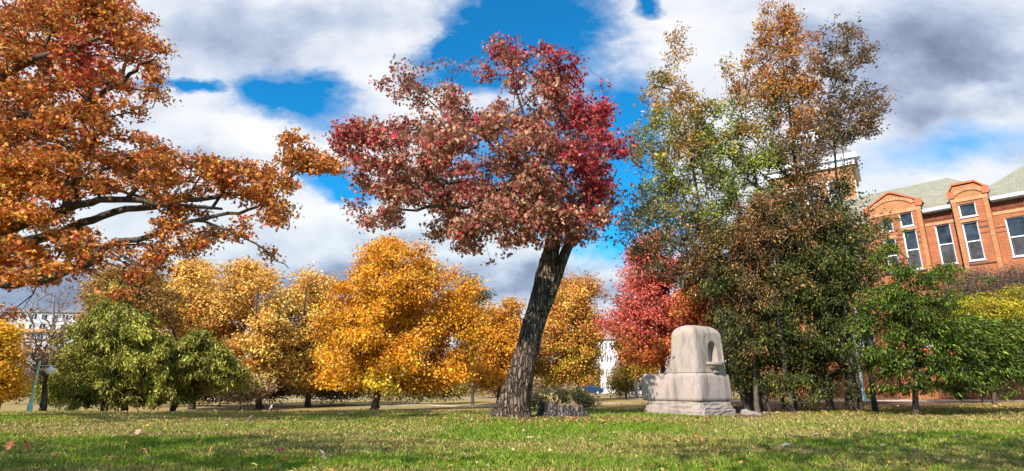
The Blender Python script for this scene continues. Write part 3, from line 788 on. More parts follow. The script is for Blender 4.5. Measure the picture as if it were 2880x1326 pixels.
shrub('tan dry shrub under the dark forked tree', 48, 680, [(680, 1095, 60, 22)], [(.36, .22, .13), (.30, .19, .10), (.4, .28, .12)], 1.5, 50, .3)
shrub('long low tan shrub behind the footpath, left of the golden maple', 60, 930, [(900, 1085, 80, 22), (960, 1095, 60, 16)], [(.36, .26, .13), (.28, .22, .10), (.4, .3, .16)], 2, 70, .35)
shrub('low olive shrub row under the golden maple', 58, 1180, [(1120, 1090, 130, 18), (1270, 1085, 70, 25)], [(.30, .24, .07), (.22, .2, .05), (.4, .28, .08)], 2, 110, .35)
shrub('dark green brown shrub under the three tan trees', 62, 600, [(560, 1095, 110, 22), (760, 1085, 100, 30)], [(.10, .09, .04), (.14, .10, .05), (.3, .15, .05)], 2, 110, .4)
shrub('tan shrubbery behind the leaning trunk, left of the blue car', 80, 1500, [(1420, 1085, 90, 22), (1560, 1085, 60, 16)], [(.34, .22, .10), (.4, .26, .12), (.3, .14, .08)], 2, 80, .45)
# right of centre
tree('spruce_tree', 'dark grey green conifer spire peeking out behind the golden maple', 'tree', 50, 1330, 1110, [(1325, 800, 12, 30), (1335, 860, 25, 50), (1345, 940, 40, 60), (1345, 1020, 50, 60)], 2.2, 110, 8, .8, [(.11, .11, .07), (.15, .13, .08), (.08, .09, .05)], None, 'tuft', .4, 10, .3, .2, top=(1322, 785), mat=NEEDLE, adir=(0, 0, -.4))
tree('autumn_tree', 'slim yellow orange tree between the golden maple and the leaning trunk', 'tree', 46, 1400, 1110, [(1385, 890, 20, 28), (1440, 880, 25, 28), (1410, 950, 60, 50), (1400, 1030, 65, 60)], 2.2, 90, 8, .75, [(.78, .38, .04), (.70, .30, .03), (.6, .28, .05)], None, 'maple', .33, 10, .33, .2, top=(1412, 900))
def mixc(pos, c):
    X, Y = px_of(pos); N = len(pos); g = rng.uniform(0, 1, N) < sstep((Y-930)/90)*.6
    c2 = palette(N, [(.42, .38, .03), (.30, .30, .04), (.50, .15, .04)], [2, 2, 1], .2); return np.where(g[:, None], c2, c)
tree('autumn_tree', 'orange brown tree with green and red lower leaves right of the leaning trunk', 'tree', 50, 1625, 1100, [(1600, 830, 60, 40, .8), (1640, 850, 50, 60, .9), (1580, 920, 80, 70), (1630, 940, 50, 90, 1.2), (1560, 1020, 70, 60), (1625, 1030, 55, 45, 1.1), (1560, 870, 50, 40)],
     3.2, 190, 8, .85, [(.70, .34, .06), (.62, .26, .05), (.76, .44, .09), (.50, .17, .07)], None, 'maple', .32, 9, .36, .3, top=(1615, 850), colx=mixc, lobejit=.22)
tree('bare_tree', 'thin bare grey brown crown above the orange brown tree', 'tree', 62, 1590, 1100, [(1610, 790, 60, 30), (1590, 830, 60, 40)], 2.5, 60, 6, 1.1, [(.35, .2, .14)], perleaf=1, size=.25, tw=.2, top=(1600, 830), barkm=BARE, rt=.02)
RED = [(.60, .11, .10), (.50, .08, .065), (.68, .22, .18), (.58, .16, .06)]
tree('maple_tree', 'bright red maple rising behind the stone fountain', 'tree', 36, 1860, 1100, [(1860, 700, 60, 50), (1810, 760, 55, 50), (1880, 800, 90, 70, 1.2), (1790, 860, 60, 50), (1760, 900, 45, 35), (1850, 910, 90, 70, 1.2), (1820, 985, 80, 45, 1), (1940, 900, 70, 90)],
     3.2, 190, 8, .75, RED, [3, 2, 2, 2], 'maple', .25, 11, .28, .22, top=(1865, 740), outw=.8, lobejit=.2,
     colx=lambda p, c: np.where((rng.uniform(0, 1, len(p)) < sstep((px_of(p)[1]-900)/90)*.75)[:, None], palette(len(p), [(.56, .16, .035), (.50, .10, .03), (.5, .26, .04)], None, .2), c))
tree('autumn_tree', 'orange tree glowing behind the top of the stone fountain', 'tree', 33, 2010, 1090, [(2000, 800, 70, 60), (2050, 840, 70, 60), (1960, 850, 50, 50), (2080, 930, 60, 90), (2030, 900, 50, 50)], 2.4, 120, 8, .7, [(.55, .16, .05), (.48, .12, .05), (.6, .26, .07)], None, 'maple', .23, 11, .27, .16, top=(2020, 820), outw=.8)
shrub('olive shrub between the blue car and the bicycle', 62, 1745, [(1760, 1062, 22, 25), (1755, 1085, 28, 16)], [(.38, .28, .06), (.26, .24, .05), (.45, .22, .06)], 1.3, 50, .33)
tree('autumn_tree', 'olive and gold small tree behind the red maple', 'tree', 55, 1760, 1090, [(1775, 960, 28, 45), (1800, 1020, 35, 35)], 1.8, 70, 8, .8, [(.48, .32, .05), (.4, .3, .05), (.55, .26, .05)], None, 'maple', .32, 9, .33, .14, top=(1760, 980))

# ------------------------------------------------------------------ the stand of cedars at right
def cedcol(browns, greens, y0, y1, dark=.0):
    def f(pos, c):
        X, Y = px_of(pos); N = len(pos)
        pg = sstep((Y-y0)/(y1-y0)+rng.normal(0, .22, N)+.25*np.sin(X*.035)+.25*np.sin(Y*.04+X*.01))
        a = palette(N, browns, None, .25); g = palette(N, greens, None, .25)
        return np.where((rng.uniform(0, 1, N) < pg)[:, None], g, a)
    return f
OB = [(.54, .24, .04), (.46, .18, .035), (.40, .2, .05), (.28, .14, .05)]
OG = [(.27, .27, .04), (.34, .34, .05), (.17, .19, .04), (.14, .15, .04)]
DG = [(.055, .07, .016), (.095, .11, .025), (.03, .04, .014), (.18, .19, .045)]
DB = [(.30, .15, .06), (.18, .09, .04), (.42, .21, .08), (.12, .07, .035)]
def ced(label, D, X0, ells, nlobe, Rd=1.5, browns=OB, greens=OG, y0=300, y1=600, trunks=None, top=None, tw=.16, per=7, perleaf=10, size=.11, sig=.13, lr=.42, tpl='oak', name='cedar_tree', rt=.0085, up=.3, adir=None, minz=.3, limbs=None, mat=LEAF, barkm=BARK, group='cedars in the stand behind the fountain', squash=1.0, droop=False, dshift=0.0):
    return tree(name, label, 'tree', D, X0, 1150, ells, Rd, nlobe, per, lr, browns, None, tpl, size, perleaf, sig, tw, top=top, group=group, trunks=trunks, barkm=barkm,
         up=up, adir=adir, colx=cedcol(browns, greens, y0, y1), lobejit=.25, rt=rt, squash=squash, limbs=limbs, outw=.3, step=.4, droop=droop, dshift=dshift, flat=.9*squash, pen=.1, mat=mat)
ced('slim pale barked cedar with olive and rust sprays, tallest at the left of the stand', 23.5, 2120,
    [(1905, 105, 30, 30, .6), (1900, 160, 50, 40, .7), (1880, 230, 70, 50, .8), (1900, 310, 90, 60, .9), (1870, 390, 90, 60, .9), (1930, 460, 100, 80, .9), (1820, 450, 40, 50, .5), (1900, 560, 120, 70, .7), (1790, 430, 20, 20, .25)], 200, 1.3, [(.48, .27, .05), (.42, .24, .06), (.52, .22, .04)], OG, 150, 520,
    trunks=[(2118, (2000, 620), .15), (2100, (1905, 240), .12), (2135, (1960, 400), .10)], top=(1920, 200), barkm=BARKPALE)
ced('wispy grey green cedar spreading left towards the red maple', 22.5, 2105,
    [(1790, 480, 45, 40, .5), (1800, 560, 75, 50, .6), (1770, 640, 50, 40, .4), (1850, 650, 110, 70, .8), (1880, 720, 110, 60, 1), (1850, 600, 90, 60, .6)], 110, 1.4, [(.30, .21, .12), (.26, .17, .11), (.33, .2, .1)], [(.20, .21, .08), (.16, .17, .07)], 400, 700,
    trunks=[(2108, (1960, 690), .13), (2095, (1900, 560), .09)], top=(1900, 560), size=.11, perleaf=6)
ced('yellow green cedar in the middle of the stand', 24, 2224,
    [(2090, 190, 50, 28, .5), (2030, 175, 28, 20, .5), (2090, 260, 90, 45, .7), (2060, 340, 120, 60, .9), (1990, 420, 60, 60, .8), (2080, 430, 120, 70, .9), (2080, 520, 110, 70, 1), (2030, 620, 110, 60, .9)], 230, 1.4, OB, [(.26, .30, .045), (.19, .23, .035), (.34, .31, .07)], 200, 400,
    trunks=[(2224, (2110, 420), .15), (2200, (2060, 500), .11)], top=(2100, 260))
ced('tallest cedar, rust brown at the tip and reaching the top edge of the photo', 25, 2331,
    [(2165, 20, 25, 25, .8), (2190, 60, 55, 35, .9), (2210, 120, 85, 50, .9), (2230, 200, 100, 60, .9), (2250, 280, 120, 60, .9), (2260, 370, 120, 60, .8), (2220, 460, 90, 60, .8), (2140, 150, 40, 40, .5), (2130, 250, 60, 40, .5), (2240, 520, 60, 60, .6)], 250, 1.5, [(.58, .24, .04), (.50, .19, .04), (.34, .14, .05)], [(.15, .12, .05), (.12, .12, .04)], 250, 620,
    trunks=[(2331, (2230, 420), .17), (2325, (2200, 160), .12)], top=(2190, 100))
ced('dark spreading cedar whose bare boughs reach out to the right over the brick tower', 23.5, 2400,
    [(2380, 90, 50, 40, .5), (2420, 140, 40, 40, .8), (2350, 170, 60, 50, .6), (2380, 270, 70, 50, .6), (2440, 280, 55, 35, 1.0), (2330, 360, 70, 60, .7), (2420, 340, 60, 35, .8), (2445, 390, 38, 20, 1.0), (2300, 480, 50, 50, .6), (2350, 570, 55, 50, .7), (2370, 500, 50, 45, .5), (2460, 545, 25, 25, .3), (2400, 650, 90, 50, .9)], 190, 1.4, [(.26, .14, .06), (.18, .11, .06), (.13, .085, .05)], DG, 420, 680,
    trunks=[(2400, (2330, 560), .28), (2405, (2340, 300), .12)], top=(2350, 200), tw=.26,
    limbs=[([(2380, 300, -.2), (2440, 270, -.3), (2480, 265, -.3)], .04, (2345, 380)), ([(2400, 340, -.3), (2450, 390, -.4)], .03, (2345, 400))])
ced('dark bushy cedar closing the middle of the stand behind the fountain', 22.2, 2224,
    [(2050, 690, 130, 70, 1), (2000, 760, 110, 60, .9), (2120, 780, 130, 80, 1.1), (2150, 600, 90, 70, 1), (2080, 880, 60, 80, .8), (2150, 930, 100, 90, .9), (2110, 1040, 60, 60, 1), (2190, 1085, 70, 35, .6), (2080, 980, 40, 60, .8)], 400, 1.4, DB, DG, 600, 960,
    trunks=[(2120, (2070, 700), .15), (2221, (2150, 600), .16), (2165, (1980, 660), .10)], top=(2120, 640), tpl='tuft', size=.12, perleaf=12, mat=NEEDLE, rt=.011, droop=True, dshift=.35, lr=.36, per=11)
ced('dense dark green cedar in front of the brick tower', 23, 2447,
    [(2260, 600, 100, 70, 1), (2240, 700, 110, 80, 1.1), (2330, 680, 110, 70, 1), (2290, 780, 120, 80, 1.1), (2400, 760, 100, 60, .8), (2260, 880, 110, 80, 1), (2370, 860, 80, 60, .7), (2250, 980, 90, 80, 1), (2350, 960, 60, 50, .6), (2280, 1070, 70, 60, .8), (2190, 820, 80, 80, 1), (2330, 780, 90, 90, 1), (2300, 1010, 100, 60, .9), (2390, 1040, 55, 50, .4), (2260, 1105, 90, 25, .4)], 520, 1.6, DB, DG, 470, 740,
    trunks=[(2331, (2270, 640), .14), (2400, (2360, 640), .25), (2447, (2400, 720), .14)], top=(2300, 620), tpl='tuft', size=.125, perleaf=12, mat=NEEDLE, rt=.011, droop=True, dshift=.35, lr=.36, per=11)
ced('bright green yew with a short dark trunk beside the brick building', 20.5, 2566,
    [(2480, 640, 45, 30, .5), (2500, 720, 50, 40, .9), (2560, 790, 70, 40, 1), (2650, 765, 40, 30, .8), (2500, 860, 70, 60, 1), (2600, 860, 60, 40, .9), (2600, 930, 90, 40, 1), (2560, 1000, 110, 50, 1.1), (2720, 940, 100, 45, 1.5), (2820, 980, 70, 35, 1.6), (2720, 1030, 110, 35, 1.3), (2490, 1030, 50, 40, .9), (2860, 1020, 60, 30, 1.5), (2640, 1080, 90, 18, .9), (2780, 1075, 100, 16, .9), (2540, 1090, 60, 15, .6), (2640, 840, 50, 30, .9), (2440, 940, 40, 60, .9), (2860, 930, 40, 40, 1)], 560, 1.5, [(.10, .13, .03), (.2, .16, .04)], [(.07, .115, .016), (.11, .165, .022), (.035, .06, .012), (.20, .24, .035)], 500, 800,
    trunks=[(2566, (2550, 830), .14)], top=(2550, 860), tpl='tuft', size=.12, perleaf=13, mat=NEEDLE, name='yew_tree', group=None, lr=.40, squash=.38, droop=True)
tree('autumn_tree', 'yellow leaved low tree at the right edge in front of the brick wall', 'tree', 29, 2790, 1080, [(2780, 870, 110, 40, 1.1), (2850, 900, 80, 60, 1.1), (2640, 890, 70, 40, 1), (2700, 930, 80, 35, .8), (2860, 840, 50, 30, .9)], 1.8, 190, 8, .5, [(.50, .40, .025), (.36, .34, .03), (.62, .44, .04), (.2, .2, .03)], None, 'leaf', .15, 9, .22, .12, top=(2780, 900), squash=.35, flat=.4)
tree('bare_tree', 'brown leafless bushy tree under the windows of the brick building', 'tree', 31, 2760, 1080, [(2780, 800, 100, 40), (2700, 840, 80, 40), (2860, 790, 60, 40)], 1.6, 150, 8, .55, [(.20, .13, .10), (.26, .16, .11), (.14, .1, .08)], None, 'tuft', .17, 4, .3, .14, top=(2770, 850), rt=.014)

# ------------------------------------------------------------------ stone drinking fountain
def stone(name, c=(.46, .37, .335), warm=(.44, .35, .28), sc=1.0, bd=.02):
    m, t, bs = material(name)
    n1 = t.noise(t.co, 1.3, 5, .6); n2 = t.noise(t.co, 26*sc, 4, .7); n3 = t.noise(t.map(t.co, (1, 1, .25)), 3.0, 5, .65); n4 = t.noise(t.co, 7, 4, .6)
    cc = t.mix(t.ramp(n1, [(.38, 0), (.62, 1)]), c4(c), c4(warm))
    cc = t.mix(t.ramp(n3, [(.46, 0), (.66, .8)]), cc, c4((.20, .165, .14)))
    cc = t.mix(t.ramp(n4, [(.58, 0), (.75, .5)]), cc, c4((.33, .29, .25)))
    cc = t.mix(t.ramp(n2, [(.35, .5), (.5, 0)]), cc, c4((.30, .25, .21)))
    t.put(bs.inputs['Base Color'], cc); bs.inputs['Roughness'].default_value = .92; bs.inputs['Specular IOR Level'].default_value = .15
    bump(t, bs, t.m('ADD', n2, t.m('MULTIPLY', n4, .8)), .9, bd)
    return m
STONE_U = stone('stone_upper'); STONE_T = stone('stone_trough', (.50, .38, .35), (.46, .37, .32)); STONE_B = stone('stone_base', (.42, .33, .29), (.38, .31, .27), .5, .05)
def rrect(x0, x1, y0, y1, r, z, n=9, wob=0.0):
    pts = []
    for cx, cy, a0 in ((x1-r, y0+r, -pi/2), (x1-r, y1-r, 0), (x0+r, y1-r, pi/2), (x0+r, y0+r, pi)):
        for k in range(n):
            a = a0+pi/2*k/(n-1); pts.append((cx+r*cos(a)+random.gauss(0, wob), cy+r*sin(a)+random.gauss(0, wob), z+random.gauss(0, wob*.5)))
    out = []
    for i, p in enumerate(pts):   # extra points on the straights
        q = pts[(i+1) % len(pts)]; out.append(p)
        if (i+1) % n == 0:
            for k in (1, 2, 3, 4, 5): out.append(tuple(a+(b-a)*k/6+random.gauss(0, wob) for a, b in zip(p, q)))
    return out
def fountain():
    D = 19.35; c = P(1968, 1165, D); gz = float(G(c[0], c[1]))
    root = empty('drinking_fountain', (c[0], c[1], gz), radians(-53.7), 'weathered stone drinking fountain with arched niche, standing on the lawn before the cedars', 'fountain')
    W = 2.0
    mb = MB(); R = []
    for z, e, w_ in ((-.15, .13, .004), (.0, .12, .008), (.10, .11, .010), (.17, .105, .010), (.20, .09, .006), (.205, .055, .004)):
        R.append(rrect(-2.30-e, .0+e, -e, W+e, .32, z, wob=w_))
    mb.loft(R); mb.build('plinth', STONE_B, root, smooth=False)
    mb = MB(); R = []
    for z, e, w_ in ((.195, .055, .003), (.26, .05, .014), (.33, .02, .017), (.40, .005, .015), (.46, -.02, .008), (.48, -.05, .003)):
        R.append(rrect(-2.36-e, .0+e, -e, W+e, .32, z, wob=w_))
    mb.loft(R); mb.build('base_course', STONE_B, root)
    mb = MB(); R = []
    for z, e in ((.475, -.03), (.50, .0), (.53, .025), (.60, .03), (.95, .03), (1.25, .015), (1.33, .005), (1.385, -.02), (1.41, -.06)):
        R.append(rrect(-2.50-e, .0+e, -e, W+e, .24, z, wob=.0015))
    # the trough's hollow water basin, open to the sky
    for z, e in ((1.41, -.17), (1.36, -.20), (1.05, -.22)):
        R.append(rrect(-2.50-e, -1.52, -e, W+e, .12 if e > -.3 else .1, z))
    mb.loft(R); mb.build('trough', STONE_T, root, smooth=True)
    mb = MB(); R = []
    prof = [(1.405, -1.52), (1.45, -1.49), (1.55, -1.38), (1.68, -1.27), (1.85, -1.195), (2.05, -1.155), (2.3, -1.13), (2.55, -1.11), (2.7, -1.09)]
    for z, x0 in prof: R.append(rrect(x0, -.05-.02*(z-1.4), .05+.03*(z-1.4), W-.08-.05*(z-1.4), .20, z, wob=.002))
    for k in range(1, 9):
        a = pi/2*k/8; ins = .40*(1-cos(a)); z = 2.68+.38*sin(a)
        R.append(rrect(-1.09+ins, -.076-ins*.75, .09+ins*.8, W-.145-ins*1.1, .20+ins*.2, z, wob=.002))
    mb.loft(R); up = mb.build('niche_block', STONE_U, root, smooth=True)
    def arch(y0, y1, z0, zs, x0, x1):
        pts = [(y0, z0), (y1, z0), (y1, zs)]; cy = (y0+y1)/2; r = (y1-y0)/2
        pts += [(cy+r*cos(pi*k/12), zs+r*1.15*sin(pi*k/12)) for k in range(1, 12)]+[(y0, zs)]
        n = len(pts); V = [(x0, y, z) for y, z in pts]+[(x1, y, z) for y, z in pts]
        F = [tuple(reversed(range(n))), tuple(range(n, 2*n))]+[(i, (i+1) % n, (i+1) % n+n, i+n) for i in range(n)]
        m = MB(); m.add(V, F); return m
    for k, (y0, y1, z0, zs, dep) in enumerate(((.62, 1.70, 1.40+.2, 2.28, .09), (.86, 1.42, 1.80, 2.20, .36))):
        cut = arch(y0, y1, z0, zs, -dep, .3).build('cutter', STONE_U, root)
        b = up.modifiers.new('cut', 'BOOLEAN'); b.operation = 'DIFFERENCE'; b.object = cut; b.solver = 'EXACT'
        bpy.context.view_layer.update()
        me = bpy.data.meshes.new_from_object(up.evaluated_get(bpy.context.evaluated_depsgraph_get()))
        up.modifiers.clear(); up.data = me; bpy.data.objects.remove(cut)
    for p in up.data.polygons: p.use_smooth = p.area < .02 and len(p.vertices) == 4
    # projecting bowl under the niche
    mb = MB(); R = []
    for z, rx, ry in ((1.49, .04, .16), (1.53, .12, .26), (1.60, .20, .36), (1.68, .25, .42), (1.70, .29, .46), (1.78, .30, .47), (1.79, .27, .44), (1.72, .22, .38)):
        R.append([(-.10+(rx+.02)*max(-.1, cos(2*pi*k/28)), 1.14+ry*sin(2*pi*k/28), z) for k in range(28)])
    mb.loft(R); mb.build('bowl', STONE_U, root, smooth=False, bevel=.006)
    mb = MB(); mb.box(-.1, .045, 1.0, 1.28, 1.42, 1.50); mb.build('ledge', STONE_U, root, bevel=.01)
fountain()
def slab(name, label, X, Y, size, rz, tilt, c=None, cat='stone'):
    g = gh(X, Y); o = MB(); sx, sy, sz = size; R = []
    for z in (0, sz*.5, sz): R.append(rrect(-sx/2, sx/2, -sy/2, sy/2, .04, z, n=3, wob=.015))
    o.loft(R); ob = o.build(name, STONE_B, None, bevel=.01)
    ob.location = (g[0], g[1], g[2]-.02); ob.rotation_euler = (tilt[0], tilt[1], rz); tag(ob, label, cat)
slab('stone_slab', 'flat thin stone slab at the right foot of the fountain', 2035, 1172, (1.5, .75, .09), radians(-8), (.0, .02))
slab('stone_block', 'broken tilted stone block right of the fountain, beside the mulch', 2112, 1172, (.62, .42, .16), radians(-25), (.12, .22))
slab('stone_slab', 'raised dark edged stone slab behind the right foot of the fountain', 2075, 1157, (.8, .5, .22), radians(10), (0, .03))

# ------------------------------------------------------------------ hollow stump
def stump():
    c = gh(1572, 1174); D = c[1]
    root = empty('tree_stump', c, 0, 'low hollow grey tree stump with jagged rim, just right of the leaning oak', 'stump')
    n = 72; th = [2*pi*k/n for k in range(n)]
    def hgt(t):
        x, y = cos(t), sin(t)
        h = .44+.06*sin(t*2+.4)+.04*sin(t*5)+.03*sin(t*13)+.025*sin(t*23)
        if abs(((t-radians(214)+pi) % (2*pi))-pi) < .17: h = .13     # the split on the near left side
        h -= .22*max(0, cos(t))**2*(.6+.4*sin(t*7))                  # rim broken down at right
        return h
    def rb(t): return .78*(1+.10*sin(t*5+.5)+.06*sin(t*9))+.28*max(0, cos(t-.1*0))**2
    rings = []
    for f, fr in ((-.15, 1.06), (0, 1.0), (.2, .86), (.45, .78), (.7, .73), (1, .70)):
        rings.append([(rb(t)*fr*cos(t)*(1+.02*sin(t*31)), .8*rb(t)*fr*sin(t)*(1+.02*sin(t*31)), max(-.1, hgt(t)*f)) for t in th])
    inn = []
    for f, fr in ((.95, .62), (.5, .60), (.12, .58)):
        inn.append([(rb(t)*fr*cos(t), .8*rb(t)*fr*sin(t), max(.03, hgt(t)*f)) for t in th])
    m = MB(); m.loft(rings, cap=False); m.build('bark_wall', bark('bark_stump', (.06, .05, .045), (.34, .28, .24), sc=9, dist=.05, furrow=13), root)
    wood = bark('stump_wood', (.15, .09, .06), (.36, .24, .17), sc=9)
    m = MB(); m.loft([rings[-1]]+inn, cap=False)
    k = len(m.v)-n; m.f.append(tuple(reversed(range(k, k+n)))); m.build('heartwood', wood, root)
    # fibre splinters on the rim
    m = MB()
    for _ in range(26):
        t = random.uniform(0, 2*pi); r = rb(t)*.66; h = hgt(t)
        if h < .2: continue
        p = np.array([r*cos(t), .8*r*sin(t), h-.05]); m = MB(); m.tube([p, p+np.array([random.gauss(0, .02), random.gauss(0, .02), random.uniform(.08, .17)])], [.022, .003], 4); m.build('splinter', wood, root)
    return root
stump()
shrub('low sprawling juniper shrub behind the tree stump', 24.5, 1560, [(1530, 1124, 45, 12), (1600, 1118, 50, 13), (1640, 1126, 25, 10)], [(.46, .42, .16), (.36, .34, .13), (.52, .38, .2), (.40, .24, .14)], .8, 60, .16, 'tuft', per=9, pl=11, lr=.24, name='juniper_shrub')

# ------------------------------------------------------------------ brick building
def brick(name, a=(.50, .155, .06), b=(.36, .10, .045), mort=(.40, .23, .15), sc=1.0):
    m, t, bs = material(name)
    s = t.new('ShaderNodeSeparateXYZ'); t.l.new(t.co, s.inputs[0])
    cb = t.new('ShaderNodeCombineXYZ'); t.put(cb.inputs[0], t.m('ADD', s.outputs[0], s.outputs[1])); t.put(cb.inputs[1], s.outputs[2])
    br = t.new('ShaderNodeTexBrick'); t.l.new(cb.outputs[0], br.inputs[0])
    br.inputs['Color1'].default_value = c4(a); br.inputs['Color2'].default_value = c4(b); br.inputs['Mortar'].default_value = c4(mort)
    br.inputs['Scale'].default_value = 1; br.inputs['Brick Width'].default_value = .24*sc; br.inputs['Row Height'].default_value = .085*sc; br.inputs['Mortar Size'].default_value = .008
    n = t.noise(t.co, .8, 5, .65); n2 = t.noise(t.co, 5, 4, .6)
    c = t.mix(t.ramp(n, [(.4, 0), (.68, .55)]), br.outputs[0], c4(tuple(x*.6 for x in a)))
    c = t.mix(t.ramp(n2, [(.55, 0), (.75, .4)]), c, c4((.60, .28, .15)))
    t.put(bs.inputs['Base Color'], c); bs.inputs['Roughness'].default_value = .9; bs.inputs['Specular IOR Level'].default_value = .15
    bump(t, bs, br.outputs['Fac'], -.5, .01)
    return m
BRICK = brick('brick_red'); BRICKD = brick('brick_corbel', (.30, .08, .04), (.22, .06, .035), (.12, .06, .04)); BRICKO = brick('brick_orange', (.56, .25, .10), (.44, .17, .07))
SAND = plain('sandstone', (.55, .27, .14), .85, var=.25, scale=4, bumpd=.01)
BAND = plain('dark_band', (.12, .07, .06), .85)
WHITE = plain('white_paint', (.78, .77, .78), .5, var=.06); GUT = plain('gutter_metal', (.55, .52, .56), .45, var=.1)
def glass(name, c=(.035, .045, .06)):
    m, t, bs = material(name)
    n = t.noise(t.co, 1.8, 3, .5)
    bs.inputs['IOR'].default_value = 1.25
    t.put(bs.inputs['Base Color'], t.ramp(n, [(.35, c), (.7, tuple(x*3.2 for x in c))])); bs.inputs['Roughness'].default_value = .15; bs.inputs['Specular IOR Level'].default_value = .15
    return m
GLASS = glass('window_glass', (.018, .024, .034)); SHADE = plain('window_blind', (.30, .29, .31), .7, var=.3, scale=2)
def roofmat():
    m, t, bs = material('roof_shingle')
    br = t.new('ShaderNodeTexBrick'); s = t.new('ShaderNodeSeparateXYZ'); t.l.new(t.co, s.inputs[0])
    cb = t.new('ShaderNodeCombineXYZ'); t.put(cb.inputs[0], s.outputs[0]); t.put(cb.inputs[1], t.m('MULTIPLY', s.outputs[2], 1.4)); t.l.new(cb.outputs[0], br.inputs[0])
    br.inputs['Color1'].default_value = (.29, .27, .20, 1); br.inputs['Color2'].default_value = (.22, .21, .165, 1); br.inputs['Mortar'].default_value = (.14, .13, .1, 1)
    br.inputs['Scale'].default_value = 1; br.inputs['Brick Width'].default_value = .35; br.inputs['Row Height'].default_value = .16; br.inputs['Mortar Size'].default_value = .012
    n = t.noise(t.co, 3, 4, .6); t.put(bs.inputs['Base Color'], t.mix(t.ramp(n, [(.4, 0), (.7, .5)]), br.outputs[0], c4((.34, .32, .26))))
    bs.inputs['Roughness'].default_value = .95; bs.inputs['Specular IOR Level'].default_value = .1
    return m
ROOF = roofmat()
def building():
    root = empty('brick_building', (26.1, 36.0, 0), atan2(-.73, .69), 'red brick building with gabled bays and grey shingle roof at the right edge', 'building')
    w = MB()
    bays = [(-1.85, 1.22), (2.86, 4.62)]; pr = .42
    # openings: x0,x1,z0,z1,kind(y of wall face)
    wins = [(-1.12, -.45, 8.25, 10.45, -pr, 0), (.02, .76, 8.25, 10.85, -pr, 0), (1.70, 2.50, 8.40, 10.98, 0, 0), (3.13, 3.90, 8.35, 10.75, -pr, 0), (5.12, 6.05, 8.35, 10.72, 0, 0), (7.0, 7.9, 8.35, 10.72, 0, 0), (8.4, 9.2, 8.35, 10.72, 0, 0), (10.2, 11.1, 8.35, 10.72, 0, 0), (7.0, 7.9, 3.4, 6.2, 0, 0), (10.2, 11.1, 3.4, 6.2, 0, 0),
            (-1.12, -.45, 11.0, 11.85, -pr, 1), (.0, .72, 11.15, 12.05, -pr, 1), (3.14, 3.98, 11.1, 11.95, -pr, 1),
            (1.70, 2.50, 3.4, 6.2, 0, 0), (5.12, 6.05, 3.4, 6.2, 0, 0), (3.13, 3.90, 3.4, 6.2, -pr, 0), (.02, .76, 3.4, 6.2, -pr, 0),
            (-3.6, -2.7, 8.35, 10.72, 0, 0), (-6.0, -5.1, 8.35, 10.72, 0, 0), (-8.6, -7.7, 8.35, 10.72, 0, 0), (-3.6, -2.7, 3.4, 6.2, 0, 0), (-6.0, -5.1, 3.4, 6.2, 0, 0), (-8.6, -7.7, 3.4, 6.2, 0, 0)]
    def wall(x0, x1, z0, z1, y, th, ws):
        """wall between x0..x1 pierced by real openings"""
        xs = sorted({x0, x1, *[a for q in ws for a in q[:2]]})
        for a, b in zip(xs[:-1], xs[1:]):
            zz = z0
            for q in sorted([q for q in ws if q[0] <= a+1e-6 and q[1] >= b-1e-6], key=lambda q: q[2]):
                w.box(a, b, y, y+th, zz, q[2]); zz = q[3]
            w.box(a, b, y, y+th, zz, z1)
    z0 = -1.0
    wall(-1.85, 1.22, z0, 12.35, -pr, .40, [q for q in wins if -1.85 < q[0] < 1.2])
    wall(2.86, 4.62, z0, 12.35, -pr, .40, [q for q in wins if 2.86 < q[0] < 4.6])
    for xs_, ws in (((-12, -1.85), [q for q in wins if q[0] < -1.85]), ((1.22, 2.86), [q for q in wins if 1.22 < q[0] < 2.86]), ((4.62, 12), [q for q in wins if q[0] > 4.62])):
        wall(xs_[0], xs_[1], z0, 11.75, 0, .35, ws)
    for a, b in bays:      # bay returns
        w.box(a, a+.3, -.02, .35, z0, 12.35); w.box(b-.3, b, -.02, .35, z0, 12.35)
    w.box(11.7, 12, .35, 9, z0, 11.75); w.box(-12, -11.7, .35, 9, z0, 11.75); w.box(-12, 12, 9, 9.3, z0, 11.75)
    w.build('wall', BRICK, root)
    cbm = MB()
    for a, b in ((-12, -1.86), (1.23, 2.85), (4.63, 12)):
        cbm.box(a, b, -.05, 0-.002, 11.20, 11.76)
        x = a+.06
        while x < b-.08: cbm.box(x, x+.07, -.09, -.052, 11.30, 11.62); x += .14
    cbm.build('corbel_course', BRICKD, root)
    ln = MB()
    for a, b, y in ((1.23, 2.85, 0), (4.63, 12, 0), (-12, -1.86, 0)): ln.box(a, b, y-.035, y-.002, 10.99, 11.19)
    for a, b in bays: ln.box(a-.03, b+.03, -pr-.05, -pr-.002, 12.10, 12.34)
    for q in wins:
        if q[5] == 0 and q[4] < 0 and q[2] > 7: ln.box(q[0]-.1, q[1]+.1, q[4]-.05, q[4]-.002, q[3]+.02, q[3]+.2)
    ln.build('lintel_course', SAND, root)
    bd = MB()
    for z in (10.62, 10.32, 11.02-.75, 9.93):
        for a, b, y in ((-1.84, 1.21, -pr), (2.87, 4.61, -pr)):
            xs = [a]+[v for q in sorted(wins) if a < q[0] < b and q[2] < z < q[3] for v in (q[0]-.01, q[1]+.01)]+[b]
            for i in range(0, len(xs), 2): bd.box(xs[i], xs[i+1], y-.02, y-.002, z, z+.045)
    for a, b in ((4.63, 12),): 
        for z in (10.2, 9.9): bd.box(a, 5.1, -.02, -.002, z, z+.045); bd.box(6.07, 6.98, -.02, -.002, z, z+.045)
    for z in (8.17,): bd.box(-1.9, 1.25, -pr-.05, -pr-.003, z-.1, z-.02); bd.box(2.84, 4.64, -pr-.05, -pr-.003, z-.1, z-.02); bd.box(1.26, 2.82, -.05, -.003, z-.02, z+.07)
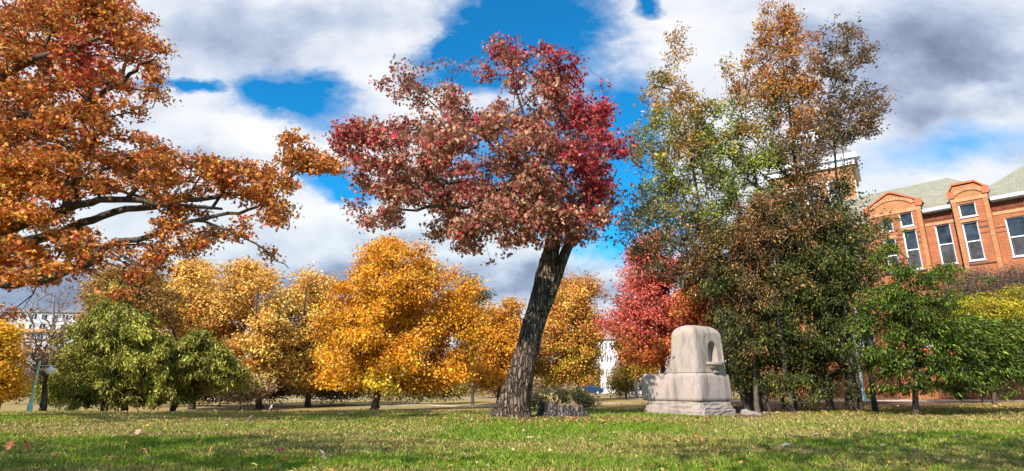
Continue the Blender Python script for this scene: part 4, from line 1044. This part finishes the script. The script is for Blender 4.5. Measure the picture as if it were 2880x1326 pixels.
    for i in range(0, len(bd.v), 8):
        q_ = MB(); q_.add(bd.v[i:i+8], [(0,3,2,1),(4,5,6,7),(0,1,5,4),(1,2,6,5),(2,3,7,6),(3,0,4,7)]); q_.build('string_course', BAND, root)
    # pilasters at the bay corners
    pl = MB()
    for x, y in ((-1.85, -pr), (1.0, -pr), (2.86, -pr), (4.40, -pr)): pl.box(x-.012, x+.23, y-.07, y-.003, z0, 12.08)
    for x in (7.6, 9.4): pl.box(x, x+.3, -.12, -.003, z0, 11.0)
    pl.build('pilaster', BRICKO, root)
    # gables
    for (a, b), pk, zt, flat in ((bays[0], -.35, 13.6, .12), (bays[1], 3.60, 13.25, .55)):
        g = MB(); g.prism([(a, 12.36), (b, 12.36), (b, 12.75), (pk+flat, zt-.1), (pk-flat, zt-.1), (a, 12.75)], -pr+.0, -pr+.35); g.build('gable', BRICKO, root)
        g = MB()
        for p, q in (((a-.12, 12.70), (pk-flat, zt)), ((pk+flat, zt), (b+.12, 12.70))):
            g.prism([(p[0], p[1]-.04), (q[0], q[1]-.04), (q[0], q[1]+.08), (p[0], p[1]+.08)], -pr-.10, -pr+.45)
        if flat: g.prism([(pk-flat-.002, zt-.04), (pk+flat+.002, zt-.04), (pk+flat, zt+.08), (pk-flat, zt+.08)], -pr-.098, -pr+.448)
        g.box(a-.15, a+.2, -pr-.12, -pr-.003, 12.38, 12.82); g.box(b-.2, b+.15, -pr-.12, -pr-.003, 12.38, 12.82)
        g.build('coping', plain('terracotta', (.52, .15, .07), .8), root)
        # arch of voussoirs in the gable
        g = MB(); cx = (a+b)/2; r0, r1 = (b-a)*.30, (b-a)*.30+.24; n = 15
        for k in range(n):
            t0 = pi*(.12+.76*k/n); t1 = pi*(.12+.76*(k+.86)/n)
            g.prism([(cx+r0*cos(t0)*1.25, 12.38+r0*.72*sin(t0)), (cx+r1*cos(t0)*1.25, 12.38+r1*.72*sin(t0)), (cx+r1*cos(t1)*1.25, 12.38+r1*.72*sin(t1)), (cx+r0*cos(t1)*1.25, 12.38+r0*.72*sin(t1))], -pr-.06, -pr-.003)
        g.build('arch', SAND, root)
        rf = MB(); # gable roof running back into the main roof
        rf.add([(a-.1, -pr+.46, 12.74), (pk-flat, -pr+.46, zt+.06), (pk-flat, 3.0, zt+.06), (a-.1, 1.0, 12.74), (b+.1, -pr+.46, 12.74), (pk+flat, -pr+.46, zt+.06), (pk+flat, 3.0, zt+.06), (b+.1, 1.0, 12.74)],
               [(0, 1, 2, 3), (4, 7, 6, 5), (1, 5, 6, 2)]); rf.build('gable_roof', ROOF, root)
    gt = MB()
    for a, b in ((-12, -1.9), (1.30, 2.78), (4.72, 12.2)):
        R = []
        gt.box(a, b, -.42, .05, 11.78, 11.86); gt.box(a, b, -.50, -.40, 11.84, 12.06)
    gt.build('gutter', GUT, root)
    # roof: two hipped masses
    rf = MB()
    def hip(x0, x1, y0, y1, zb, xr0, xr1, zr):
        ym = (y0+y1)/2
        rf.add([(x0, y0, zb), (x1, y0, zb), (x1, y1, zb), (x0, y1, zb), (xr0, ym, zr), (xr1, ym, zr)], [(0, 1, 5, 4), (1, 2, 5), (2, 3, 4, 5), (3, 0, 4), (0, 3, 2, 1)])
    hip(-12.3, 5.8, -.4, 9.6, 12.02, -8, 2.3, 15.3); hip(3.2, 12.4, -.385, 9.6, 12.03, 6.4, 9.5, 15.05)
    rf.build('roof', ROOF, root)
    # windows
    for q in wins:
        x0, x1, zb, zt, y, k = q
        wf = MB(); t = .065; yf = y+.10
        wf.box(x0, x0+t, yf, yf+.12, zb, zt); wf.box(x1-t, x1, yf, yf+.12, zb, zt); wf.box(x0+t, x1-t, yf+.002, yf+.118, zt-t, zt); wf.box(x0+t, x1-t, yf+.002, yf+.118, zb, zb+.07)
        if not k: wf.box(x0+t, x1-t, yf+.02, yf+.10, (zb+zt)/2-.03, (zb+zt)/2+.04)
        f = wf.build('window', WHITE, root)
        # reveal painted white at the left jamb
        rv = MB(); rv.box(x0+.001, x0+.02, y+.005, yf-.001, zb+.001, zt-.001); rv.build('jamb', WHITE, f); rv = MB(); rv.box(x1-.02, x1-.001, y+.005, yf-.001, zb+.001, zt-.001); rv.build('jamb', WHITE, f)
        g = MB(); g.box(x0+t, x1-t, yf+.05, yf+.07, (zb+zt)/2+.04 if not k else zb+.07, zt-t); g.build('pane', GLASS, f)
        if not k:
            g = MB(); g.box(x0+t+.03, x1-t-.03, yf+.075, yf+.09, zb+.07, (zb+zt)/2-.03); g.build('lower_sash', glass('sash_glass_%d' % 0, (.035, .033, .036)), f)
            g = MB(); g.box(x0+.11, x0+.15, yf+.03, yf+.075, zb+.07, (zb+zt)/2-.03); g.box(x1-.15, x1-.11, yf+.03, yf+.075, zb+.07, (zb+zt)/2-.03); g.box(x0+.15, x1-.15, yf+.03, yf+.075, zb+.07, zb+.11); g.build('sash_frame', plain('dark_frame', (.10, .10, .12), .5), f)
        g = MB(); g.box(x0-.05, x1+.05, y-.06, y+.098, zb-.08, zb-.004); g.build('sill', GUT, f)
    dr_ = MB(); dr_.box(-12, 12, .36, 8.9, 7.6, 7.8); dr_.build('floor_slab', BAND, root)
building()
def tower():
    D = 55; c = P(2362, 1000, D); root = empty('brick_tower', (c[0], c[1], 0), radians(-34), 'tall orange brick tower with white cornice and slate roof behind the cedars', 'building')
    s = 3.6
    w = MB(); w.box(-s, s, -s, s, -1, 21.4); w.build('wall', BRICKO, root)
    wh = MB(); wh.box(-s-.5, s+.5, -s-.5, s+.5, 22.0, 22.5); wh.box(-s-.25, s+.25, -s-.25, s+.25, 21.4, 22.0); wh.build('cornice', WHITE, root)
    r = MB(); q = s+.35
    r.add([(-q, -q, 22.5), (q, -q, 22.5), (q, q, 22.5), (-q, q, 22.5), (-1.5, -1.5, 25.5), (1.5, -1.5, 25.5), (1.5, 1.5, 25.5), (-1.5, 1.5, 25.5)], [(0, 1, 5, 4), (1, 2, 6, 5), (2, 3, 7, 6), (3, 0, 4, 7), (4, 5, 6, 7)])
    r.build('roof', plain('slate', (.20, .18, .19), .8, var=.3, scale=3), root)
    sp = MB(); sp.box(-1.3, 1.3, -1.3, 1.3, 25.51, 27.2); sp.build('lantern', WHITE, root)
    sp = MB(); sp.add([(-1.6, -1.6, 27.2), (1.6, -1.6, 27.2), (1.6, 1.6, 27.2), (-1.6, 1.6, 27.2), (0, 0, 33)], [(0, 1, 4), (1, 2, 4), (2, 3, 4), (3, 0, 4), (3, 2, 1, 0)]); sp.build('spire', bpy.data.materials['slate'], root)
    for side in range(2):
        for k in (-1.9, 0, 1.9):
            for zb in (17.2, 11.5, 6.5):
                def T(x, y, z): return (x, y, z) if side == 0 else (-y, x, z)
                f = MB(); a = k-.62; b = k+.62
                for (x0, x1, z0, z1) in ((a, a+.16, zb, zb+3), (b-.16, b, zb, zb+3), (a+.16, b-.16, zb+2.8, zb+3), (a+.16, b-.16, zb, zb+.16), (a+.16, b-.16, zb+1.4, zb+1.55)):
                    V = [T(x, y, z) for x, y, z in ((x0, -s-.09, z0), (x1, -s-.09, z0), (x1, -s-.002, z0), (x0, -s-.002, z0), (x0, -s-.09, z1), (x1, -s-.09, z1), (x1, -s-.002, z1), (x0, -s-.002, z1))]
                    f.add(V, [(0, 3, 2, 1), (4, 5, 6, 7), (0, 1, 5, 4), (1, 2, 6, 5), (2, 3, 7, 6), (3, 0, 4, 7)])
                fo = f.build('window', WHITE, root)
                g = MB(); x0, x1, z0, z1 = a+.16, b-.16, zb+.16, zb+2.8
                V = [T(x, y, z) for x, y, z in ((x0, -s-.03, z0), (x1, -s-.03, z0), (x1, -s-.003, z0), (x0, -s-.003, z0), (x0, -s-.03, z1), (x1, -s-.03, z1), (x1, -s-.003, z1), (x0, -s-.003, z1))]
                g.add(V, [(0, 3, 2, 1), (4, 5, 6, 7), (0, 1, 5, 4), (1, 2, 6, 5), (2, 3, 7, 6), (3, 0, 4, 7)]); g.build('pane', GLASS, fo)
tower()
def block(name, label, D, X0, X1, Ytop, rz, floors, cols, mats, dep=12, roof='flat', bandm=None):
    c = base((X0+X1)/2, D); wd = (X1-X0)*pxm(D); top = P((X0+X1)/2, Ytop, D)[2]-c[2]
    root = empty(name, c, rz, label, 'building'); hw = wd/2; fh = top/floors
    w = MB(); w.box(-hw, hw, 0, dep, -1, top); w.build('wall', mats[0], root)
    if roof == 'flat': r = MB(); r.box(-hw-.3, hw+.3, -.5, dep+.3, top, top+.5); r.build('roof', mats[2], root)
    else:
        r = MB(); r.add([(-hw-.5, -.5, top), (hw+.5, -.5, top), (hw+.5, dep+.5, top), (-hw-.5, dep+.5, top), (-hw*.5, dep/2, top+4), (hw*.5, dep/2, top+4)], [(0, 1, 5, 4), (1, 2, 5), (2, 3, 4, 5), (3, 0, 4), (3, 2, 1, 0)]); r.build('roof', mats[2], root)
    for k in range(floors):
        z0 = fh*k+fh*.28; z1 = fh*k+fh*.80
        if bandm and k % 2 == 0:
            b = MB(); b.box(-hw+.3, hw-.3, -.9, -.003, fh*k+.02, fh*k+fh*.30); b.build('balcony_band', bandm, root)
        for j in range(cols):
            x = -hw+wd*(j+.5)/cols; ww = wd/cols*.28
            f = MB(); f.box(x-ww-.12, x+ww+.12, -.08, -.004, z0-.12, z1+.12); fo = f.build('window', WHITE, root)
            g = MB(); g.box(x-ww, x-.06, -.10, -.082, z0, z1); g.box(x+.06, x+ww, -.10, -.082, z0, z1); g.build('pane', GLASS, fo)
block('apartment_building', 'long white apartment block with orange balcony bands, far left behind the leafless tree', 150, 20, 260, 880, radians(8), 8, 9, [plain('render_white', (.55, .54, .56), .8), 0, plain('flat_roof', (.25, .25, .28), .8)], bandm=plain('orange_panel', (.62, .28, .10), .7))
block('white_house', 'tall white clapboard house glimpsed between the orange brown tree and the red maple', 100, 1692, 1742, 955, radians(-14), 4, 4, [plain('clapboard', (.74, .71, .70), .7, var=.05), 0, plain('brown_roof', (.28, .19, .16), .9)], dep=9, roof='hip')
block('white_house', 'low pale house with small dark windows left of the fountain trough, behind the bicycle', 95, 1765, 1900, 1035, radians(10), 2, 5, [plain('pale_siding', (.66, .58, .48), .7, var=.08), 0, plain('brown_roof_b', (.25, .17, .14), .9)], dep=9, roof='hip')
block('brick_house', 'low red brown brick house behind the shrubs under the leaning trunk', 110, 1490, 1640, 1045, radians(4), 2, 5, [BRICK, 0, plain('brown_roof_c', (.22, .16, .13), .9)], dep=9, roof='hip')

# ------------------------------------------------------------------ lamp posts, cars, bicycle, board
TEAL = plain('teal_paint', (.42, .72, .64), .5, var=.12, scale=3); PALEB = plain('pale_blue_paint', (.62, .72, .78), .5, var=.08)
def lamp(label, X, Yt, D, mat, arm=0.9, lean=0):
    b = base(X, D); h = P(X, Yt, D)[2]-b[2]
    root = empty('lamp_post', b, 0, label, 'lamp post'); r = .0027*D
    m = MB(); m.tube([(0, 0, -.2), (0, 0, .35), (0, 0, .38), (0, 0, h)], [r*1.5, r*1.5, r, r*.7], 10); m.build('post', mat, root)
    m = MB(); m.tube([(-.15, 0, h*.90), (arm, 0, h*.90)], r*.35, 6); m.build('arm', mat, root)
    m = MB(); m.loft([[(arm*.75+q*cos(2*pi*k/10), q*sin(2*pi*k/10), z) for k in range(10)] for z, q in ((h*.89, .03), (h*.86, .10), (h*.85, .22), (h*.80, .24), (h*.74, .14), (h*.73, .05))]); m.build('lantern', WHITE, root)
lamp('teal lamp post with side arm and white lantern at left beside the crooked trunk', 92, 1015, 30.5, TEAL)
lamp('pale blue lamp post beside the bicycle, left of the fountain', 1790, 985, 58, PALEB, arm=.6)
lamp('pale teal lamp post half hidden behind the cedar trunks', 2428, 940, 34, PALEB, arm=.5)
m = MB()
b = base(6, 31); m.tube([b-np.array([0, 0, .3]), b+np.array([0, 0, .5])], .06, 8); m.tube([b+np.array([0, 0, .5]), b+np.array([0, 0, .62])], [.075, .03], 8)
tag(m.build('bollard', plain('blue_grey_paint', (.2, .26, .33), .5)), 'short blue grey post at the left edge under the orange yellow tree', 'post')
def car(label, X, D, paint, rz=0, s=1.0, tint=None):
    b = base(X, D); root = empty('parked_car', b+np.array([0, 0, .03]), rz, label, 'car', 'cars parked along the street')
    L = 2.25
    prof = [(-L, .35), (-L-.02, .62), (-L+.12, .82), (-1.55, .93), (-1.05, 1.02), (-.35, 1.42), (.35, 1.47), (1.0, 1.38), (1.55, 1.02), (2.1, .95), (L, .75), (L+.02, .38), (1.9, .22), (-1.9, .22)]
    def sec(y, k): return [(x, y, z if z < 1.0 else 1.0+(z-1.0)*k) for x, z in prof]
    m = MB(); m.loft([sec(-.86, .0), sec(-.90, .03), sec(-.72, .75), sec(-.60, 1), sec(0, 1.03), sec(.60, 1), sec(.72, .75), sec(.90, .03), sec(.86, 0)]); m.build('body', paint, root, bevel=.03)
    for sy in (-1, 1):
        g = MB(); yy = sorted((sy*.80, sy*.83))
        g.add([(-.95, sy*.875, 1.03), (.1, sy*.875, 1.03), (.1, sy*.70, 1.36), (-.38, sy*.70, 1.34), (-.95, sy*.86, 1.02), (.1, sy*.86, 1.02), (.1, sy*.68, 1.35), (-.38, sy*.68, 1.33)], [(0, 1, 2, 3), (4, 7, 6, 5), (0, 4, 5, 1), (1, 5, 6, 2), (2, 6, 7, 3), (3, 7, 4, 0)]); g.build('side_window', GLASS, root)
        g = MB(); g.add([(.18, sy*.875, 1.03), (1.35, sy*.875, 1.03), (.98, sy*.70, 1.34), (.18, sy*.70, 1.36), (.18, sy*.86, 1.02), (1.35, sy*.86, 1.02), (.98, sy*.68, 1.33), (.18, sy*.68, 1.35)], [(0, 1, 2, 3), (4, 7, 6, 5), (0, 4, 5, 1), (1, 5, 6, 2), (2, 6, 7, 3), (3, 7, 4, 0)]); g.build('side_window', GLASS, root)
    for x in (-1.4, 1.4):
        for y in (-.84, .84):
            w_ = MB(); w_.ring((x, y, .31), (0, 1, 0), .23, .09, 20, 8); wo = w_.build('wheel', plain_black, root, smooth=True)
            h = MB(); h.tube([(x, y-.07, .31), (x, y+.07, .31)], .17, 12); h.build('rim', GUT, wo)
    for y in (-.6, .6):
        h = MB(); h.box(L-.06, L+.04, y-.16, y+.16, .62, .76); h.build('headlight', WHITE, root)
        h = MB(); h.box(-L-.04, -L+.06, y-.16, y+.16, .66, .8); h.build('tail_light', plain_red, root)
plain_black = plain('rubber', (.02, .02, .022), .8); plain_red = plain('red_lamp', (.4, .02, .02), .3)
def paint(n, c):
    m = plain(n, c, .25, .2, var=.03, spec=.6); return m
car('dark blue sedan parked on the street right of the leaning trunk', 1653, 86, paint('blue_car_paint', (.012, .05, .13)), radians(-4))
car('pale grey car under the trees left of the footpath, behind the two yews', 500, 84, paint('grey_car_paint', (.45, .45, .47)), radians(4))
car('white car in shade right of the pale grey car', 600, 86, paint('white_car_paint', (.6, .6, .6)), radians(2))
car('silver car in the gap left of the golden maple', 905, 86, paint('silver_car_paint', (.5, .48, .46)), radians(3))
def bicycle():
    b = base(1800, 56); root = empty('bicycle', b+np.array([0, 0, .02]), radians(6), 'parked bicycle leaning by the pale blue lamp post', 'bicycle')
    dk = plain('bike_black', (.05, .05, .055), .4)
    for x in (-.75, .55):
        m = MB(); m.ring((x, 0, .36), (0, 1, 0), .345, .028, 26, 6)
        for k in range(8): a = pi*k/8; m.tube([(x+.33*cos(a), 0, .36+.33*sin(a)), (x-.33*cos(a), 0, .36-.33*sin(a))], .004, 4)
        m.build('wheel', plain_black, root)
    m = MB()
    for p, q in (((-.75, 0, .36), (-.55, 0, .95)), ((-.6, 0, .82), (.12, 0, .82)), ((-.6, 0, .78), (-.08, 0, .32)), ((-.08, 0, .32), (.14, 0, .9)), ((-.08, 0, .32), (.55, 0, .36)), ((.12, 0, .8), (.55, 0, .36))): m.tube([p, q], .022, 6)
    m.build('frame', dk, root)
    m = MB(); m.box(.02, .28, -.06, .06, .90, .97); m.build('saddle', plain_black, root, bevel=.02)
    m = MB(); m.tube([(-.52, -.28, 1.03), (-.55, -.1, 1.0), (-.55, .1, 1.0), (-.52, .28, 1.03)], .018, 6); m.build('handlebar', dk, root)
bicycle()
m = MB(); b = base(1577, 80)
root = empty('sign_board', b, 0, 'long low pale green board standing beside the street left of the blue car', 'board')
m.box(-1.3, 1.3, -.03, .03, .45, 1.05); m.build('panel', plain('green_board', (.18, .45, .30), .6), root)
for x in (-1.1, 1.1): m = MB(); m.box(x-.05, x+.05, .032, .10, -.1, 1.1); m.build('leg', WHITE, root)
# far-off tree belt that closes the horizon
def belt():
    T = []; cols = []
    n = 1500
    X = rng.uniform(-160, 3040, n); D = rng.uniform(125, 175, n)
    top = 1048+14*np.sin(X*.011)+10*np.sin(X*.031)+rng.normal(0, 5, n)
    for x, d, tp in zip(X, D, top):
        g = base(x, d)[2]; zt = P(x, tp, d)[2]; k = 9
        z = g+rng.uniform(0, 1, k)*max(1.5, zt-g); q = P(x, 1080, d)
        T.append(np.stack([q[0]+rng.normal(0, 1.5, k), d+rng.normal(0, 1.5, k), z], 1))
        c = [(.30, .15, .05), (.16, .15, .05), (.36, .22, .06), (.22, .12, .07), (.12, .12, .05)][rng.integers(5)]; cols.append(np.repeat([c], k, 0))
    T = np.concatenate(T); cols = np.concatenate(cols)
    V, F, C_ = make_leaves(T, 5, .9, 1.1, 'maple', lambda p, i: np.clip(cols[i]*np.exp(rng.normal(0, .25, (len(p), 1))), .01, .9), up=.4)
    o = fastmesh('distant_trees', V, F, LEAF, None, C_); tag(o, 'far belt of brown and orange trees along the horizon', 'woods', kind='stuff')
belt()

# ------------------------------------------------------------------ single fallen leaves in the near grass
def fallen():
    spec = [(18, 1292, 'orange brown leaf standing up in the grass at the lower left corner', (.42, .15, .05), .16, 1), (72, 1294, 'curled rust red leaf with a long stalk in the grass, near the lower left corner', (.50, .12, .05), .17, 1),
            (382, 1245, 'pale tan curled leaf upright in the green grass left of centre', (.60, .38, .24), .15, 1), (455, 1248, 'small thin tan leaf right of the pale tan curled leaf', (.5, .3, .16), .10, 1),
            (410, 1278, 'dark red brown leaf lying flat in the grass', (.25, .07, .05), .16, 0), (322, 1305, 'flat brown leaf close to the bottom edge, left part', (.28, .12, .07), .15, 0),
            (412, 1308, 'yellow tan upright leaf at the bottom edge', (.55, .34, .12), .14, 1), (578, 1316, 'bright orange pointed leaf at the bottom edge', (.75, .30, .08), .15, 1),
            (758, 1160, 'pinkish pale leaf on the far grass left of the golden maple', (.70, .42, .38), .26, 1), (697, 1206, 'pale pink upright leaf on the shaded grass', (.62, .42, .36), .20, 1),
            (625, 1206, 'pale flat leaf left of the pink upright leaf', (.60, .40, .30), .17, 0), (940, 1168, 'orange red leaf standing in front of the golden maple', (.72, .22, .08), .26, 1),
            (965, 1168, 'white pale leaf beside the orange red leaf', (.75, .66, .55), .20, 0), (525, 1183, 'small red brown leaf on the dry grass band', (.5, .16, .08), .15, 0),
            (790, 1285, 'dark maroon leaf in the near grass', (.22, .06, .05), .14, 0), (805, 1310, 'brown red leaf under the dark maroon leaf', (.35, .12, .06), .14, 0),
            (712, 1320, 'yellow green leaf at the bottom edge', (.50, .48, .06), .11, 0), (915, 1325, 'pale pink brown leaf at the bottom edge, right of the yellow green one', (.58, .40, .34), .13, 1),
            (1165, 1155, 'tan leaf in front of the maple base', (.6, .42, .26), .2, 0), (1062, 1152, 'light tan leaf beside the maple base', (.62, .5, .36), .2, 0),
            (1247, 1182, 'rust leaf halfway between maple and oak', (.5, .25, .10), .18, 0), (1085, 1270, 'small yellow leaf in the near lawn', (.7, .6, .08), .10, 0),
            (1990, 1182, 'purple brown leaf in front of the fountain', (.30, .16, .14), .2, 0), (1912, 1183, 'pink brown leaf by the left corner of the fountain', (.55, .35, .28), .2, 0),
            (2222, 1265, 'grey white curled leaf on the green grass at right', (.6, .58, .56), .18, 0), (2585, 1275, 'dark brown leaf on the lawn at lower right', (.2, .11, .07), .13, 0),
            (2280, 1283, 'tan leaf between the grey white leaf and the bottom edge', (.5, .33, .2), .13, 0), (2700, 1235, 'bluish grey leaf on the dry grass at right', (.25, .25, .32), .18, 0),
            (2130, 1190, 'dark leaf on the grass right of the broken block', (.2, .16, .2), .17, 0), (1500, 1240, 'tan flat leaf under the trunk shadow', (.5, .36, .2), .13, 0)]
    T = TPL['oak']; k = len(T)
    for X, Y, lab, c, s, stand in spec:
        g = gh(X, Y); c = np.array(c); m = bpy.data.materials.get('fallen_leaf_%d' % int(sum(c)*1000)) or plain('fallen_leaf_%d' % int(sum(c)*1000), tuple(c), .7, var=.3, scale=30)
        V = T.copy(); V[:, 2] = -.55*V[:, 1]**2*2+T[:, 2]*2+.25*(V[:, 0]-.5)**2; V *= s*.8
        mid = np.stack([V[:, 0], V[:, 1]*.0, V[:, 2]], 1)
        W_ = np.concatenate([V, V-np.array([0, 0, .003])]); F = [tuple(range(k)), tuple(reversed(range(k, 2*k)))]+[(i, i+k, (i+1) % k+k, (i+1) % k) for i in range(k)]
        W_ = W_*1.4; mb = MB(); mb.add(W_, F); mb.tube([(0, 0, V[0, 2]), (-.25*s, 0, V[0, 2]+.02*s*2)], .0025, 4)
        o = mb.build('fallen_leaf', m, None); o.location = (g[0], g[1], g[2]+.06+(.05 if stand else 0))
        o.rotation_euler = (random.uniform(-.3, .3), random.uniform(-1.3, -.8) if stand else random.uniform(-.3, .1), random.uniform(0, 6.28)); tag(o, lab, 'leaf', 'fallen leaves on the near lawn')
fallen()

# ------------------------------------------------------------------ trees behind the camera, whose shade falls on the near lawn
for (x, y, h, lab, sc) in [(-11.5, -.5, 10.0, 'spreading oak standing behind the photographer at left', 1.0), (1.5, -1.0, 11.5, 'spreading oak standing behind the photographer at right', 1.0), (12, 1.0, 12.5, 'spreading oak farther right behind the photographer', .9)]:
    root = empty('shade_tree', (x, y, float(G(x, max(y, 0)))), 0, lab, 'tree'); sk = Skel()
    sk.limb([(x, y, -.2), (x, y, 1.5), (x+.3, y, h*.45), (x, y, h*.8)], .35, .12)
    N = 620; q = rng.normal(size=(N, 3)); q = norm(q)*rng.uniform(.2, 1, (N, 1))**.5*np.array([5.6, 2.4, 1.6])*sc+np.array([x, y, h*.85])
    lc = q[rng.choice(N, 75, replace=False)]; q = np.repeat(lc, 8, 0)+rng.normal(0, .5, (600, 3))
    sk.grow(q, step=.7); V, F = sk.mesh(sk.radii(.01, .45, .3), 6); fastmesh('trunk', V, F, BARK, root, smooth=True)
    V, F, C_ = make_leaves(q, 5, .3, .19, 'maple', lambda p, i: palette(len(p), ORG), up=.4); fastmesh('foliage', V, F, LEAF, root, C_)
